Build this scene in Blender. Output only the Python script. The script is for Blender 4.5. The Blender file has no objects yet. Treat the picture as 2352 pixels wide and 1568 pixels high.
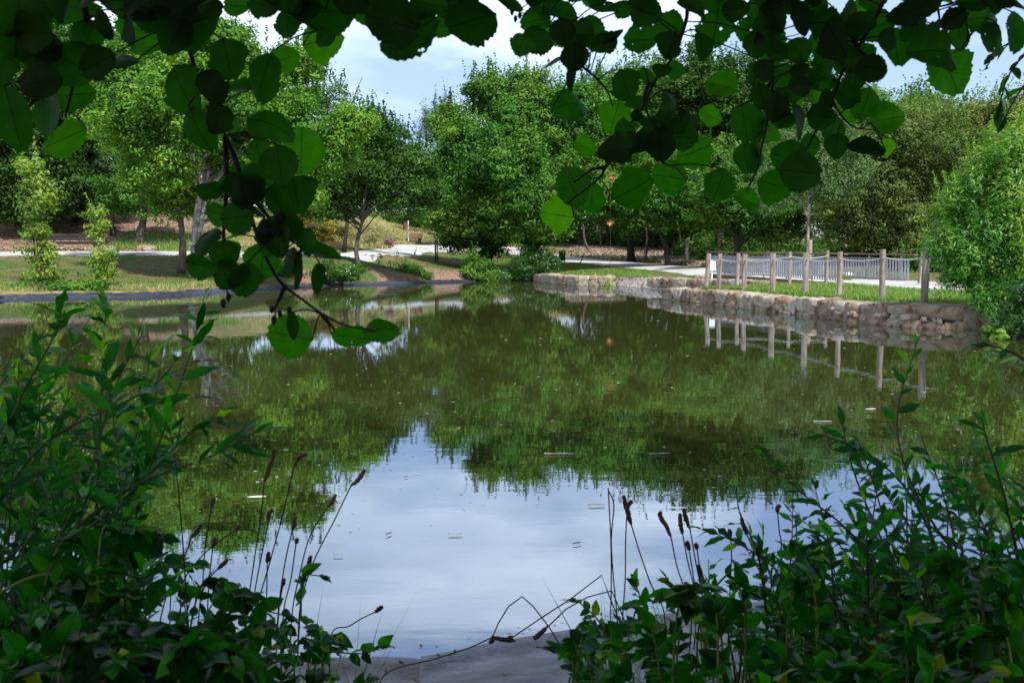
import bpy, math, random
import numpy as np
from mathutils import Vector, Matrix, noise as mnoise
R = math.radians
random.seed(7); RNG = np.random.default_rng(7)
scene = bpy.context.scene
COL = scene.collection

# ------------------------------------------------------------------ camera, world, sun, exposure
F = 2287.0; CX, CY, YH = 1176.0, 784.0, 600.0      # the photograph measured on a 2352 x 1568 grid
PITCH = math.atan((CY - YH) / F)
CAMH = 1.4
cam_d = bpy.data.cameras.new("camera"); cam = bpy.data.objects.new("camera", cam_d); COL.objects.link(cam)
cam.location = (0, 0, CAMH); cam.rotation_euler = (math.pi / 2 - PITCH, 0, 0)
cam_d.sensor_width = 36; cam_d.lens = 36 * F / 2352; cam_d.clip_start = 0.05; cam_d.clip_end = 3000
cam_d.dof.use_dof = True; cam_d.dof.focus_distance = 30; cam_d.dof.aperture_fstop = 14
scene.camera = cam
SUN_EL, SUN_AZ = R(58), R(150)                       # azimuth clockwise from +Y: behind the camera, a little to the right
sun_dir = Vector((math.sin(SUN_AZ) * math.cos(SUN_EL), math.cos(SUN_AZ) * math.cos(SUN_EL), math.sin(SUN_EL)))
sl = bpy.data.lights.new("sun", 'SUN'); sl.energy = 4.6; sl.angle = R(2.0); sl.color = (1.0, 0.97, 0.90)
so = bpy.data.objects.new("sun", sl); COL.objects.link(so)
so.rotation_euler = (-sun_dir).to_track_quat('-Z', 'Y').to_euler()
world = bpy.data.worlds.new("World"); scene.world = world; world.use_nodes = True
scene.view_settings.view_transform = 'Standard'; scene.view_settings.look = 'None'
scene.view_settings.exposure = 0.92; scene.view_settings.gamma = 1.0
def build_world():
    nt = world.node_tree; N = nt.nodes; L = nt.links; N.clear()
    out = N.new('ShaderNodeOutputWorld'); bg = N.new('ShaderNodeBackground'); bg.inputs[1].default_value = 0.1
    sky = N.new('ShaderNodeTexSky'); sky.sky_type = 'NISHITA'; sky.sun_disc = False
    sky.sun_elevation = SUN_EL; sky.sun_rotation = SUN_AZ; sky.air_density = 1.0; sky.dust_density = 1.5
    tc = N.new('ShaderNodeTexCoord'); mp = N.new('ShaderNodeMapping'); mp.inputs['Scale'].default_value = (1.0, 1.0, 3.2)
    mp.inputs['Location'].default_value = (0.3, 0.1, 0.5)
    n1 = N.new('ShaderNodeTexNoise'); n1.inputs['Scale'].default_value = 2.1; n1.inputs['Detail'].default_value = 7; n1.inputs['Roughness'].default_value = 0.52
    n1.inputs['Distortion'].default_value = 0.5
    n2 = N.new('ShaderNodeTexNoise'); n2.inputs['Scale'].default_value = 3.3; n2.inputs['Detail'].default_value = 5
    r1 = N.new('ShaderNodeMapRange'); r1.inputs[1].default_value = 0.30; r1.inputs[2].default_value = 0.60
    r2 = N.new('ShaderNodeValToRGB')
    r2.color_ramp.elements[0].position = 0.40; r2.color_ramp.elements[0].color = (3.0, 4.1, 6.2, 1)
    r2.color_ramp.elements[1].position = 0.58; r2.color_ramp.elements[1].color = (7.6, 8.4, 9.3, 1)
    mx = N.new('ShaderNodeMix'); mx.data_type = 'RGBA'
    L.new(tc.outputs['Generated'], mp.inputs[0]); L.new(mp.outputs[0], n1.inputs['Vector']); L.new(mp.outputs[0], n2.inputs['Vector'])
    sxyz = N.new('ShaderNodeSeparateXYZ'); L.new(tc.outputs['Generated'], sxyz.inputs[0])
    ma = N.new('ShaderNodeMath'); ma.operation = 'MULTIPLY_ADD'; ma.inputs[1].default_value = -0.30; L.new(sxyz.outputs[0], ma.inputs[0]); L.new(n2.outputs[0], ma.inputs[2])
    L.new(n1.outputs[0], r1.inputs[0]); L.new(ma.outputs[0], r2.inputs[0])
    sc_ = N.new('ShaderNodeMix'); sc_.data_type = 'RGBA'; sc_.blend_type = 'MULTIPLY'; sc_.inputs[0].default_value = 1
    L.new(sky.outputs[0], sc_.inputs[6]); sc_.inputs[7].default_value = (1.1, 1.1, 1.1, 1)
    # brighter cloud overhead than at the horizon on the right hand side
    L.new(r1.outputs[0], mx.inputs[0]); L.new(sc_.outputs[2], mx.inputs[6]); L.new(r2.outputs[0], mx.inputs[7])
    L.new(mx.outputs[2], bg.inputs[0]); L.new(bg.outputs[0], out.inputs[0])
build_world()

# ------------------------------------------------------------------ helpers
cp, sp = math.cos(PITCH), math.sin(PITCH)
def ray(x, y):
    u = (x - CX) / F; v = -(y - CY) / F
    return Vector((u, cp + v * sp, -sp + v * cp))
def P(x, y, d):
    r = ray(x, y); t = d / r.y
    return Vector((r.x * t, d, CAMH + r.z * t))
def PW(x, y, z=0.0):
    r = ray(x, y); t = (z - CAMH) / r.z
    return Vector((r.x * t, r.y * t, z))
def project(p):                                      # numpy (n,3) -> grid pixels
    q = np.asarray(p, float); x = q[..., 0]; yy = q[..., 1]; z = q[..., 2] - CAMH
    f = yy * cp - z * sp; v = yy * sp + z * cp
    return CX + F * x / f, CY - F * v / f
def tag(o, label=None, cat=None, group=None, kind=None):
    if label: o['label'] = label
    if cat: o['category'] = cat
    if group: o['group'] = group
    if kind: o['kind'] = kind
    return o
def empty(name, loc, label, cat, group=None):
    o = bpy.data.objects.new(name, None); COL.objects.link(o); o.location = loc; o.empty_display_size = 0.2
    return tag(o, label, cat, group)
def link_mesh(name, me, mat, parent=None):
    o = bpy.data.objects.new(name, me); COL.objects.link(o)
    if mat: me.materials.append(mat)
    if parent is not None:
        o.parent = parent; o.location = -Vector(parent.location)
    return o
def np_mesh(name, V, Fq, smooth=False, attrs=None, uv=None):
    V = np.asarray(V, np.float32); Fq = np.asarray(Fq, np.int32); k = Fq.shape[1]
    me = bpy.data.meshes.new(name)
    me.vertices.add(len(V)); me.vertices.foreach_set('co', V.ravel())
    me.loops.add(Fq.size); me.loops.foreach_set('vertex_index', Fq.ravel())
    me.polygons.add(len(Fq)); me.polygons.foreach_set('loop_start', np.arange(0, Fq.size, k, dtype=np.int32))
    if smooth: me.polygons.foreach_set('use_smooth', np.ones(len(Fq), bool))
    me.update(calc_edges=True)
    if attrs:
        for an, av in attrs.items():
            a = me.attributes.new(an, 'FLOAT', 'POINT'); a.data.foreach_set('value', np.asarray(av, np.float32))
    if uv is not None:
        a = me.attributes.new('luv', 'FLOAT_VECTOR', 'POINT'); a.data.foreach_set('vector', np.asarray(uv, np.float32).ravel())
    return me
class MB:
    """collects shapes for one mesh"""
    def __init__(s): s.v = []; s.f = []
    def box(s, c, d, rz=0, tilt=(0, 0)):
        m = Matrix.Translation(c) @ Matrix.Rotation(rz, 4, 'Z') @ Matrix.Rotation(tilt[0], 4, 'X') @ Matrix.Rotation(tilt[1], 4, 'Y')
        b = len(s.v)
        for z in (-.5, .5):
            for x, y in ((-.5, -.5), (.5, -.5), (.5, .5), (-.5, .5)):
                s.v.append(m @ Vector((x * d[0], y * d[1], z * d[2])))
        s.f += [(b, b+3, b+2, b+1), (b+4, b+5, b+6, b+7), (b, b+1, b+5, b+4), (b+1, b+2, b+6, b+5), (b+2, b+3, b+7, b+6), (b+3, b, b+4, b+7)]
        return s
    def beam(s, a, b_, w, h):                        # box whose long axis runs a -> b, h upright
        a = Vector(a); b_ = Vector(b_); ax = (b_ - a).normalized()
        up = Vector((0, 0, 1)) if abs(ax.z) < .9 else Vector((1, 0, 0))
        sd = ax.cross(up).normalized(); up = sd.cross(ax).normalized(); b = len(s.v)
        for p in (a, b_):
            for i, j in ((-1, -1), (1, -1), (1, 1), (-1, 1)):
                s.v.append(p + sd * (i * w / 2) + up * (j * h / 2))
        s.f += [(b, b+1, b+2, b+3), (b+7, b+6, b+5, b+4), (b, b+4, b+5, b+1), (b+1, b+5, b+6, b+2), (b+2, b+6, b+7, b+3), (b+3, b+7, b+4, b)]
        return s
    def tube(s, pts, rad, n=6, cap=True, wob=0.0):
        pts = [Vector(p) for p in pts]; m = len(pts)
        if not hasattr(rad, '__len__'): rad = [rad] * m
        b = len(s.v); ref = Vector((0.31, 0.87, 0.38))
        for i, p in enumerate(pts):
            t = (pts[min(i + 1, m - 1)] - pts[max(i - 1, 0)])
            t = t.normalized() if t.length > 1e-9 else Vector((0, 0, 1))
            a = t.cross(ref)
            if a.length < 1e-3: a = t.cross(Vector((1, 0, 0)))
            a.normalize(); c = t.cross(a)
            for k in range(n):
                th = 2 * math.pi * k / n; r = rad[i] * (1 + (random.uniform(-wob, wob) if wob else 0))
                s.v.append(p + a * (r * math.cos(th)) + c * (r * math.sin(th)))
        for i in range(m - 1):
            for k in range(n):
                k2 = (k + 1) % n
                s.f.append((b + i*n + k, b + i*n + k2, b + (i+1)*n + k2, b + (i+1)*n + k))
        if cap:
            s.f.append(tuple(b + k for k in range(n))[::-1]); s.f.append(tuple(b + (m-1)*n + k for k in range(n)))
        return s
    def build(s, name, mat, parent=None, smooth=False, bevel=0):
        me = bpy.data.meshes.new(name); me.from_pydata([tuple(v) for v in s.v], [], s.f)
        if smooth:
            for p in me.polygons: p.use_smooth = True
        o = link_mesh(name, me, mat, parent)
        if bevel:
            m = o.modifiers.new('bevel', 'BEVEL'); m.width = bevel; m.segments = 2; m.limit_method = 'ANGLE'
        return o
def bez(pts, n):
    """Catmull-Rom through the points"""
    pts = [Vector(p) for p in pts]
    if len(pts) == 2: return [pts[0].lerp(pts[1], i / n) for i in range(n + 1)]
    e = [pts[0] * 2 - pts[1]] + pts + [pts[-1] * 2 - pts[-2]]; out = []
    segs = len(pts) - 1; per = max(1, n // segs)
    for i in range(segs):
        p0, p1, p2, p3 = e[i:i + 4]
        for k in range(per):
            t = k / per
            out.append(0.5 * ((2*p1) + (p2-p0)*t + (2*p0-5*p1+4*p2-p3)*t*t + (3*p1-p0-3*p2+p3)*t**3))
    out.append(pts[-1]); return out

# ------------------------------------------------------------------ materials
def new_mat(name):
    m = bpy.data.materials.new(name); m.use_nodes = True; m.node_tree.nodes.clear(); return m, m.node_tree.nodes, m.node_tree.links
def ramp(N, stops):
    r = N.new('ShaderNodeValToRGB'); e = r.color_ramp.elements
    while len(e) < len(stops): e.new(0.5)
    for k, (p, c) in enumerate(stops): e[k].position = p; e[k].color = (*c, 1)
    return r
def leaf_mat(name, stops, trans=0.35, rough=0.5, spec=0.35, patch=None, patch_scale=0.35, veins=False, holes=False, under=None, tsat=1.0):
    m, N, L = new_mat(name); out = N.new('ShaderNodeOutputMaterial')
    at = N.new('ShaderNodeAttribute'); at.attribute_name = 'tint'
    rp = ramp(N, stops); L.new(at.outputs['Fac'], rp.inputs[0]); col = rp.outputs[0]
    if patch:
        tc = N.new('ShaderNodeTexCoord'); nz = N.new('ShaderNodeTexNoise'); nz.inputs['Scale'].default_value = patch_scale; nz.inputs['Detail'].default_value = 3
        L.new(tc.outputs['Object'], nz.inputs['Vector'])
        mr = N.new('ShaderNodeMapRange'); mr.inputs[1].default_value = 0.45; mr.inputs[2].default_value = 0.68; L.new(nz.outputs[0], mr.inputs[0])
        mu = N.new('ShaderNodeMath'); mu.operation = 'MULTIPLY'; mu.inputs[1].default_value = 0.75; L.new(mr.outputs[0], mu.inputs[0])
        mx = N.new('ShaderNodeMix'); mx.data_type = 'RGBA'; L.new(mu.outputs[0], mx.inputs[0]); L.new(col, mx.inputs[6]); mx.inputs[7].default_value = (*patch, 1)
        col = mx.outputs[2]
    tcol = col; vein = None
    if veins:
        uvn = N.new('ShaderNodeAttribute'); uvn.attribute_name = 'luv'; sx = N.new('ShaderNodeSeparateXYZ'); L.new(uvn.outputs['Vector'], sx.inputs[0])
        ab = N.new('ShaderNodeMath'); ab.operation = 'ABSOLUTE'; L.new(sx.outputs[0], ab.inputs[0])
        m1 = N.new('ShaderNodeMapRange'); m1.inputs[1].default_value = 0.006; m1.inputs[2].default_value = 0.026; m1.inputs[3].default_value = 1; m1.inputs[4].default_value = 0; L.new(ab.outputs[0], m1.inputs[0])
        sk = N.new('ShaderNodeMath'); sk.operation = 'MULTIPLY_ADD'; sk.inputs[1].default_value = -0.75; L.new(ab.outputs[0], sk.inputs[0]); L.new(sx.outputs[1], sk.inputs[2])
        sm = N.new('ShaderNodeMath'); sm.operation = 'MULTIPLY'; sm.inputs[1].default_value = 8.0; L.new(sk.outputs[0], sm.inputs[0])
        fr = N.new('ShaderNodeMath'); fr.operation = 'FRACT'; L.new(sm.outputs[0], fr.inputs[0])
        m2 = N.new('ShaderNodeMapRange'); m2.inputs[1].default_value = 0.0; m2.inputs[2].default_value = 0.14; m2.inputs[3].default_value = 0.55; m2.inputs[4].default_value = 0; L.new(fr.outputs[0], m2.inputs[0])
        mxm = N.new('ShaderNodeMath'); mxm.operation = 'MAXIMUM'; L.new(m1.outputs[0], mxm.inputs[0]); L.new(m2.outputs[0], mxm.inputs[1]); vein = mxm.outputs[0]
        vm = N.new('ShaderNodeMix'); vm.data_type = 'RGBA'; vm.blend_type = 'MULTIPLY'; vm.inputs[7].default_value = (.42, .5, .35, 1)
        L.new(vein, vm.inputs[0]); L.new(col, vm.inputs[6]); tcol = vm.outputs[2]
        # a little blotchiness of the blade itself
        n3 = N.new('ShaderNodeTexNoise'); n3.inputs['Scale'].default_value = 60; n3.inputs['Detail'].default_value = 4
        tc3 = N.new('ShaderNodeTexCoord'); L.new(tc3.outputs['Object'], n3.inputs['Vector'])
        bl = N.new('ShaderNodeMix'); bl.data_type = 'RGBA'; bl.blend_type = 'MULTIPLY'; bl.inputs[0].default_value = .6
        rb = ramp(N, [(.3, (.55, .6, .5)), (.7, (1.15, 1.1, 1.0))]); L.new(n3.outputs[0], rb.inputs[0]); L.new(tcol, bl.inputs[6]); L.new(rb.outputs[0], bl.inputs[7]); tcol = bl.outputs[2]
    base = tcol
    if under:
        geo = N.new('ShaderNodeNewGeometry'); um = N.new('ShaderNodeMix'); um.data_type = 'RGBA'
        L.new(geo.outputs['Backfacing'], um.inputs[0]); L.new(tcol, um.inputs[6]); um.inputs[7].default_value = (*under, 1); base = um.outputs[2]
    pb = N.new('ShaderNodeBsdfPrincipled'); L.new(base, pb.inputs['Base Color']); pb.inputs['Roughness'].default_value = rough
    pb.inputs['Specular IOR Level'].default_value = spec
    tr = N.new('ShaderNodeBsdfTranslucent')
    tm = N.new('ShaderNodeMix'); tm.data_type = 'RGBA'; tm.blend_type = 'MULTIPLY'; tm.inputs[0].default_value = 1; L.new(tcol, tm.inputs[6]); tm.inputs[7].default_value = (1.1 * tsat, 1.9 * tsat, 0.5 * tsat, 1)
    L.new(tm.outputs[2], tr.inputs[0])
    ms = N.new('ShaderNodeMixShader'); ms.inputs[0].default_value = trans; L.new(pb.outputs[0], ms.inputs[1]); L.new(tr.outputs[0], ms.inputs[2])
    sh = ms.outputs[0]
    if holes:
        vo = N.new('ShaderNodeTexVoronoi'); vo.inputs['Scale'].default_value = 7.0; uv2 = N.new('ShaderNodeAttribute'); uv2.attribute_name = 'luv'
        at2 = N.new('ShaderNodeAttribute'); at2.attribute_name = 'holey'
        ad = N.new('ShaderNodeVectorMath'); ad.operation = 'ADD'; cb = N.new('ShaderNodeCombineXYZ'); L.new(at2.outputs['Fac'], cb.inputs[2])
        L.new(uv2.outputs['Vector'], ad.inputs[0]); L.new(cb.outputs[0], ad.inputs[1]); L.new(ad.outputs[0], vo.inputs['Vector'])
        lt = N.new('ShaderNodeMath'); lt.operation = 'LESS_THAN'
        th = N.new('ShaderNodeMath'); th.operation = 'MULTIPLY'; th.inputs[1].default_value = 0.02; L.new(at2.outputs['Fac'], th.inputs[0])
        # hole radius differs from cell to cell, most cells have none
        sp2 = N.new('ShaderNodeSeparateColor'); L.new(vo.outputs['Color'], sp2.inputs[0])
        mr2 = N.new('ShaderNodeMapRange'); mr2.inputs[1].default_value = .55; mr2.inputs[2].default_value = 1.0; mr2.inputs[3].default_value = 0; mr2.inputs[4].default_value = 1.0; L.new(sp2.outputs[0], mr2.inputs[0])
        th2 = N.new('ShaderNodeMath'); th2.operation = 'MULTIPLY'; L.new(th.outputs[0], th2.inputs[0]); L.new(mr2.outputs[0], th2.inputs[1])
        L.new(vo.outputs['Distance'], lt.inputs[0]); L.new(th2.outputs[0], lt.inputs[1])
        tp = N.new('ShaderNodeBsdfTransparent'); m3 = N.new('ShaderNodeMixShader'); L.new(lt.outputs[0], m3.inputs[0]); L.new(sh, m3.inputs[1]); L.new(tp.outputs[0], m3.inputs[2]); sh = m3.outputs[0]
    L.new(sh, out.inputs[0]); return m
def rough_mat(name, stops, scale=6, rough=.85, bump=.3, bdist=.02, stretch=(1, 1, 1), detail=8, spec=.25, second=None, sscale=1.5, sthr=(.5, .62), metal=0, coord='Object'):
    m, N, L = new_mat(name); out = N.new('ShaderNodeOutputMaterial'); pb = N.new('ShaderNodeBsdfPrincipled')
    tc = N.new('ShaderNodeTexCoord'); mp = N.new('ShaderNodeMapping'); mp.inputs['Scale'].default_value = stretch
    nz = N.new('ShaderNodeTexNoise'); nz.inputs['Scale'].default_value = scale; nz.inputs['Detail'].default_value = detail; nz.inputs['Roughness'].default_value = .65
    L.new(tc.outputs[coord], mp.inputs[0]); L.new(mp.outputs[0], nz.inputs['Vector'])
    rp = ramp(N, stops); L.new(nz.outputs[0], rp.inputs[0]); col = rp.outputs[0]
    if second:
        n2 = N.new('ShaderNodeTexNoise'); n2.inputs['Scale'].default_value = sscale; n2.inputs['Detail'].default_value = 6; n2.inputs['Roughness'].default_value = .7; L.new(tc.outputs[coord], n2.inputs['Vector'])
        mr = N.new('ShaderNodeMapRange'); mr.inputs[1].default_value = sthr[0]; mr.inputs[2].default_value = sthr[1]; L.new(n2.outputs[0], mr.inputs[0])
        mx = N.new('ShaderNodeMix'); mx.data_type = 'RGBA'; L.new(mr.outputs[0], mx.inputs[0]); L.new(col, mx.inputs[6]); mx.inputs[7].default_value = (*second, 1); col = mx.outputs[2]
    L.new(col, pb.inputs['Base Color']); pb.inputs['Roughness'].default_value = rough; pb.inputs['Specular IOR Level'].default_value = spec; pb.inputs['Metallic'].default_value = metal
    if bump:
        bp = N.new('ShaderNodeBump'); bp.inputs['Strength'].default_value = bump; bp.inputs['Distance'].default_value = bdist; L.new(nz.outputs[0], bp.inputs['Height']); L.new(bp.outputs[0], pb.inputs['Normal'])
    L.new(pb.outputs[0], out.inputs[0]); return m

M = {}
M['oak'] = leaf_mat('oak_leaf', [(0, (.018, .066, .008)), (.5, (.042, .13, .014)), (1, (.10, .21, .024))], .22, patch=(.11, .18, .018), patch_scale=.30, spec=.12)
M['oak_yellow'] = leaf_mat('yellow_oak_leaf', [(0, (.035, .10, .010)), (.5, (.09, .19, .016)), (1, (.2, .30, .028))], .22, patch=(.04, .13, .012), patch_scale=.28, spec=.12)
M['dark'] = leaf_mat('dark_leaf', [(0, (.012, .04, .005)), (.6, (.034, .085, .009)), (1, (.08, .15, .016))], .22, patch=(.045, .10, .018), patch_scale=.3, spec=.12)
M['blue'] = leaf_mat('bluish_leaf', [(0, (.02, .05, .025)), (.6, (.045, .09, .04)), (1, (.12, .18, .09))], .3)
M['olive'] = leaf_mat('olive_leaf', [(0, (.045, .075, .016)), (.5, (.10, .145, .032)), (1, (.21, .25, .065))], .32, patch=(.2, .18, .07), patch_scale=.35, spec=.12)
M['mid'] = leaf_mat('mid_leaf', [(0, (.015, .058, .009)), (.5, (.040, .12, .015)), (1, (.10, .20, .026))], .22, patch=(.10, .17, .02), patch_scale=.4, spec=.12)
M['ash'] = leaf_mat('ash_leaf', [(0, (.05, .10, .035)), (1, (.15, .22, .08))], .35, spec=.12)
M['willow_b'] = leaf_mat('bright_willow_leaf', [(0, (.025, .10, .008)), (.5, (.06, .18, .018)), (.85, (.17, .28, .04)), (1, (.40, .33, .07))], .36, rough=.42, spec=.25, patch=(.22, .28, .04), patch_scale=.6)
M['water_w'] = leaf_mat('shore_willow_leaf', [(0, (.015, .06, .012)), (1, (.06, .14, .02))], .3, rough=.4)
M['sapl'] = leaf_mat('sapling_leaf', [(0, (.08, .16, .02)), (1, (.26, .30, .035))], .4)
M['broom'] = leaf_mat('broom_sprig', [(0, (.03, .06, .02)), (.42, (.06, .09, .03)), (.5, (.55, .33, .01)), (1, (.7, .46, .02))], .2)
M['dry'] = leaf_mat('dry_grass', [(0, (.2, .16, .07)), (1, (.5, .42, .24))], .3)
M['thick'] = leaf_mat('thicket_leaf', [(0, (.028, .06, .012)), (.5, (.075, .12, .022)), (1, (.17, .22, .045))], .26, patch=(.12, .15, .05), patch_scale=.5, spec=.12)
M['grass'] = leaf_mat('grass_blade', [(0, (.06, .13, .02)), (.6, (.12, .22, .035)), (1, (.3, .32, .09))], .35, patch=(.2, .22, .06), patch_scale=.8)
M['lawn'] = leaf_mat('worn_lawn_blade', [(0, (.02, .045, .010)), (.5, (.05, .08, .018)), (1, (.15, .14, .05))], .25, patch=(.11, .085, .035), patch_scale=.45)
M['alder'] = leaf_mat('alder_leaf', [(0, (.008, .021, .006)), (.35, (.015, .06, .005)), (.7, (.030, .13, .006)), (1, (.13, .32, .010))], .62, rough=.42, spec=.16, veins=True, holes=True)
M['alder_can'] = leaf_mat('alder_canopy_leaf', [(0, (.012, .03, .008)), (1, (.03, .07, .01))], .22)
M['fw'] = leaf_mat('foreground_willow_leaf', [(0, (.34, .42, .44)), (.035, (.34, .42, .44)), (.05, (.006, .045, .003)), (.5, (.017, .15, .004)), (.8, (.05, .28, .006)), (1, (.30, .42, .010))], .55, rough=.32, spec=.14, veins=True, under=(.03, .12, .035))
M['hon'] = leaf_mat('honeysuckle_leaf', [(0, (.2, .28, .3)), (.035, (.2, .28, .3)), (.05, (.004, .032, .002)), (.5, (.012, .115, .004)), (.8, (.035, .24, .006)), (1, (.2, .27, .006))], .48, rough=.3, spec=.16, veins=True)
M['wood'] = rough_mat('weathered_post_wood', [(.3, (.13, .09, .07)), (.5, (.25, .2, .17)), (.75, (.4, .37, .35))], 9, stretch=(1, 1, .1), bump=.7, second=(.16, .13, .055), sscale=1.6, sthr=(.55,.7))
M['rail'] = rough_mat('brown_rail_wood', [(.3, (.11, .06, .045)), (.7, (.24, .15, .12))], 5, stretch=(1, 1, 1), bump=.2)
M['metal'] = rough_mat('galvanised_slat', [(.3, (.2, .21, .26)), (.7, (.34, .36, .42))], 3, rough=.5, spec=.4, bump=0)
M['deck'] = rough_mat('pale_deck', [(.3, (.4, .39, .37)), (.7, (.55, .54, .52))], 5, bump=.1)
M['bench'] = rough_mat('dark_bench_wood', [(.3, (.012, .010, .010)), (.7, (.04, .033, .033))], 5, stretch=(.2, 1, 1), bump=.3)  # dark wood, tone lowered further to stand in for tree shade
M['bench2'] = rough_mat('red_brown_bench_wood', [(.3, (.12, .06, .04)), (.7, (.24, .14, .1))], 5, stretch=(.3, 1, 1), bump=.2)
M['conc'] = rough_mat('concrete', [(.3, (.3, .31, .32)), (.7, (.45, .45, .46))], 6, bump=.2)
M['bin'] = rough_mat('green_painted_metal', [(.3, (.008, .03, .015)), (.7, (.018, .05, .025))], 4, rough=.45, bump=0)
M['white'] = rough_mat('white_painted_plate', [(.3, (.68, .7, .7)), (.7, (.8, .8, .8))], 4, rough=.4, bump=0)
M['rope'] = rough_mat('pale_rope', [(.3, (.26, .25, .23)), (.7, (.45, .43, .41))], 60, bump=.3, bdist=.005)
M['bark'] = rough_mat('grey_bark', [(.3, (.03, .023, .018)), (.55, (.085, .066, .054)), (.8, (.2, .18, .155))], 9, stretch=(1, 1, .25), bump=.8, bdist=.03)
M['lichen'] = rough_mat('lichen_bark', [(.3, (.06, .045, .04)), (.5, (.17, .15, .135)), (.7, (.34, .33, .3))], 5, stretch=(1, 1, .4), bump=.7, bdist=.03, second=(.45, .47, .4), sscale=3, sthr=(.54, .6))
M['darkbark'] = rough_mat('dark_bark', [(.3, (.012, .010, .009)), (.7, (.045, .035, .028))], 8, stretch=(1, 1, .3), bump=.8, bdist=.03)
M['twig'] = rough_mat('alder_twig', [(.3, (.012, .007, .008)), (.7, (.03, .018, .018))], 60, bump=.3, bdist=.002)
M['gstem'] = rough_mat('green_stem', [(.3, (.03, .05, .012)), (.7, (.07, .1, .03))], 30, bump=0, rough=.5)
M['rstem'] = rough_mat('reddish_stem', [(.3, (.03, .015, .01)), (.7, (.08, .04, .025))], 30, bump=0, rough=.5)
M['hstem'] = rough_mat('pale_vine_stem', [(.3, (.08, .12, .025)), (.7, (.15, .18, .05))], 30, bump=0, rough=.5)
M['seed'] = rough_mat('brown_seed_head', [(.3, (.05, .025, .018)), (.7, (.17, .09, .06))], 300, bump=.8, bdist=.002)
M['stalk'] = rough_mat('grass_stalk', [(.3, (.03, .03, .015)), (.7, (.07, .06, .03))], 30, bump=0)
M['stone'] = rough_mat('granite_boulder', [(.36, (.035, .022, .013)), (.46, (.16, .105, .065)), (.68, (.32, .235, .16))], 5.2, bump=1.0, bdist=.08, second=(.25, .225, .18), sscale=1.9, sthr=(.5, .66), detail=12)
M['stone2'] = rough_mat('purplish_boulder', [(.36, (.03, .019, .014)), (.46, (.125, .08, .06)), (.68, (.25, .18, .14))], 5.6, bump=1.0, bdist=.08, second=(.2, .18, .155), sscale=2.3, sthr=(.52, .66), detail=12)
M['stone3'] = rough_mat('pale_boulder', [(.3, (.09, .066, .046)), (.5, (.22, .175, .13)), (.72, (.34, .29, .235))], 5.0, bump=.9, bdist=.07, second=(.32, .31, .28), sscale=2, sthr=(.5, .66), detail=12)
M['gravel'] = rough_mat('pale_gravel', [(.3, (.22, .215, .21)), (.7, (.42, .415, .41))], 9, bump=.2, bdist=.01, second=(.17, .165, .16), sscale=.35, sthr=(.46, .66))
M['cobble'] = rough_mat('ramp_cobble', [(.34, (.07, .05, .045)), (.46, (.24, .2, .185)), (.66, (.42, .38, .35))], 3.0, stretch=(2.6, .6, 1), bump=1, bdist=.09)
M['liner'] = rough_mat('pond_liner', [(.3, (.010, .011, .018)), (.6, (.024, .026, .042)), (.8, (.075, .08, .12))], 5, rough=.45, spec=.35, bump=.25, bdist=.02, second=(.06, .055, .06), sscale=2.5, sthr=(.58, .7))
M['liner_near'] = rough_mat('near_pond_liner', [(.3, (.05, .05, .07)), (.5, (.14, .14, .19)), (.7, (.28, .28, .36))], 9, rough=.34, spec=.6, bump=.7, bdist=.015, second=(.08, .06, .055), sscale=3.0, sthr=(.48, .68))
M['pine'] = leaf_mat('pine_needle', [(0, (.02, .05, .025)), (1, (.06, .1, .05))], .1)
M['deadl'] = leaf_mat('dead_leaf', [(0, (.3, .1, .03)), (1, (.5, .22, .1))], .3)
M['litter'] = leaf_mat('fallen_leaf', [(0, (.1, .05, .03)), (.6, (.26, .16, .11)), (1, (.5, .4, .34))], .15)
M['speck'] = leaf_mat('floating_petal', [(0, (.35, .3, .22)), (.6, (.6, .58, .5)), (1, (.75, .75, .72))], .1)
M['flower'] = leaf_mat('white_flower', [(0, (.6, .6, .55)), (1, (.8, .8, .78))], .2)
M['heather'] = leaf_mat('heather', [(0, (.12, .05, .07)), (1, (.25, .12, .15))], .2)
M['bracken'] = leaf_mat('dead_bracken', [(0, (.1, .055, .045)), (.5, (.28, .18, .15)), (1, (.48, .38, .36))], .15)

# ------------------------------------------------------------------ shoreline and terrain
def WD(y): return 3202.0 / (y - 600.0)
left_shore_px = [(-60, 690), (0, 687.5), (188, 683.4), (403, 679.4), (564, 667), (735, 658), (843, 654), (977, 650), (1111, 645.8)]
left_shore = [PW(x, y) for x, y in left_shore_px]
wall1_px = [(1220, 646), (1275, 652), (1326, 655.8), (1363, 656), (1402, 656.5)]
wall2_px = [(1520, 686.4), (1639, 700), (1767, 716), (1858, 727), (1931, 737.6), (2041, 747.8), (2106, 755), (2245, 757.6), (2300, 758)]
near_px = [(2352, 1300), (2200, 1325), (1900, 1372), (1750, 1398), (1589, 1417), (1497, 1429), (1309, 1460), (1148, 1488), (1060, 1506), (977, 1524), (856, 1518), (757, 1519), (500, 1500), (200, 1470), (0, 1450)]
shore = [(-46, 33), (-33, 35)] + [(p.x, p.y) for p in left_shore] + [(p.x, p.y) for p in map(lambda q: PW(*q), wall1_px)] \
    + [(7.5, 50), (6.9, 46), (7.6, 40)] + [(p.x, p.y) for p in map(lambda q: PW(*q), wall2_px)] \
    + [(11.2, 18.5), (12.0, 15), (10.5, 11), (7.5, 7.5), (4.5, 5.2)] + [(p.x, p.y) for p in map(lambda q: PW(*q), near_px)] \
    + [(-4, 5.0), (-7, 7), (-12, 11), (-22, 17), (-40, 24), (-55, 29)]
SH = np.array(shore)
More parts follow.
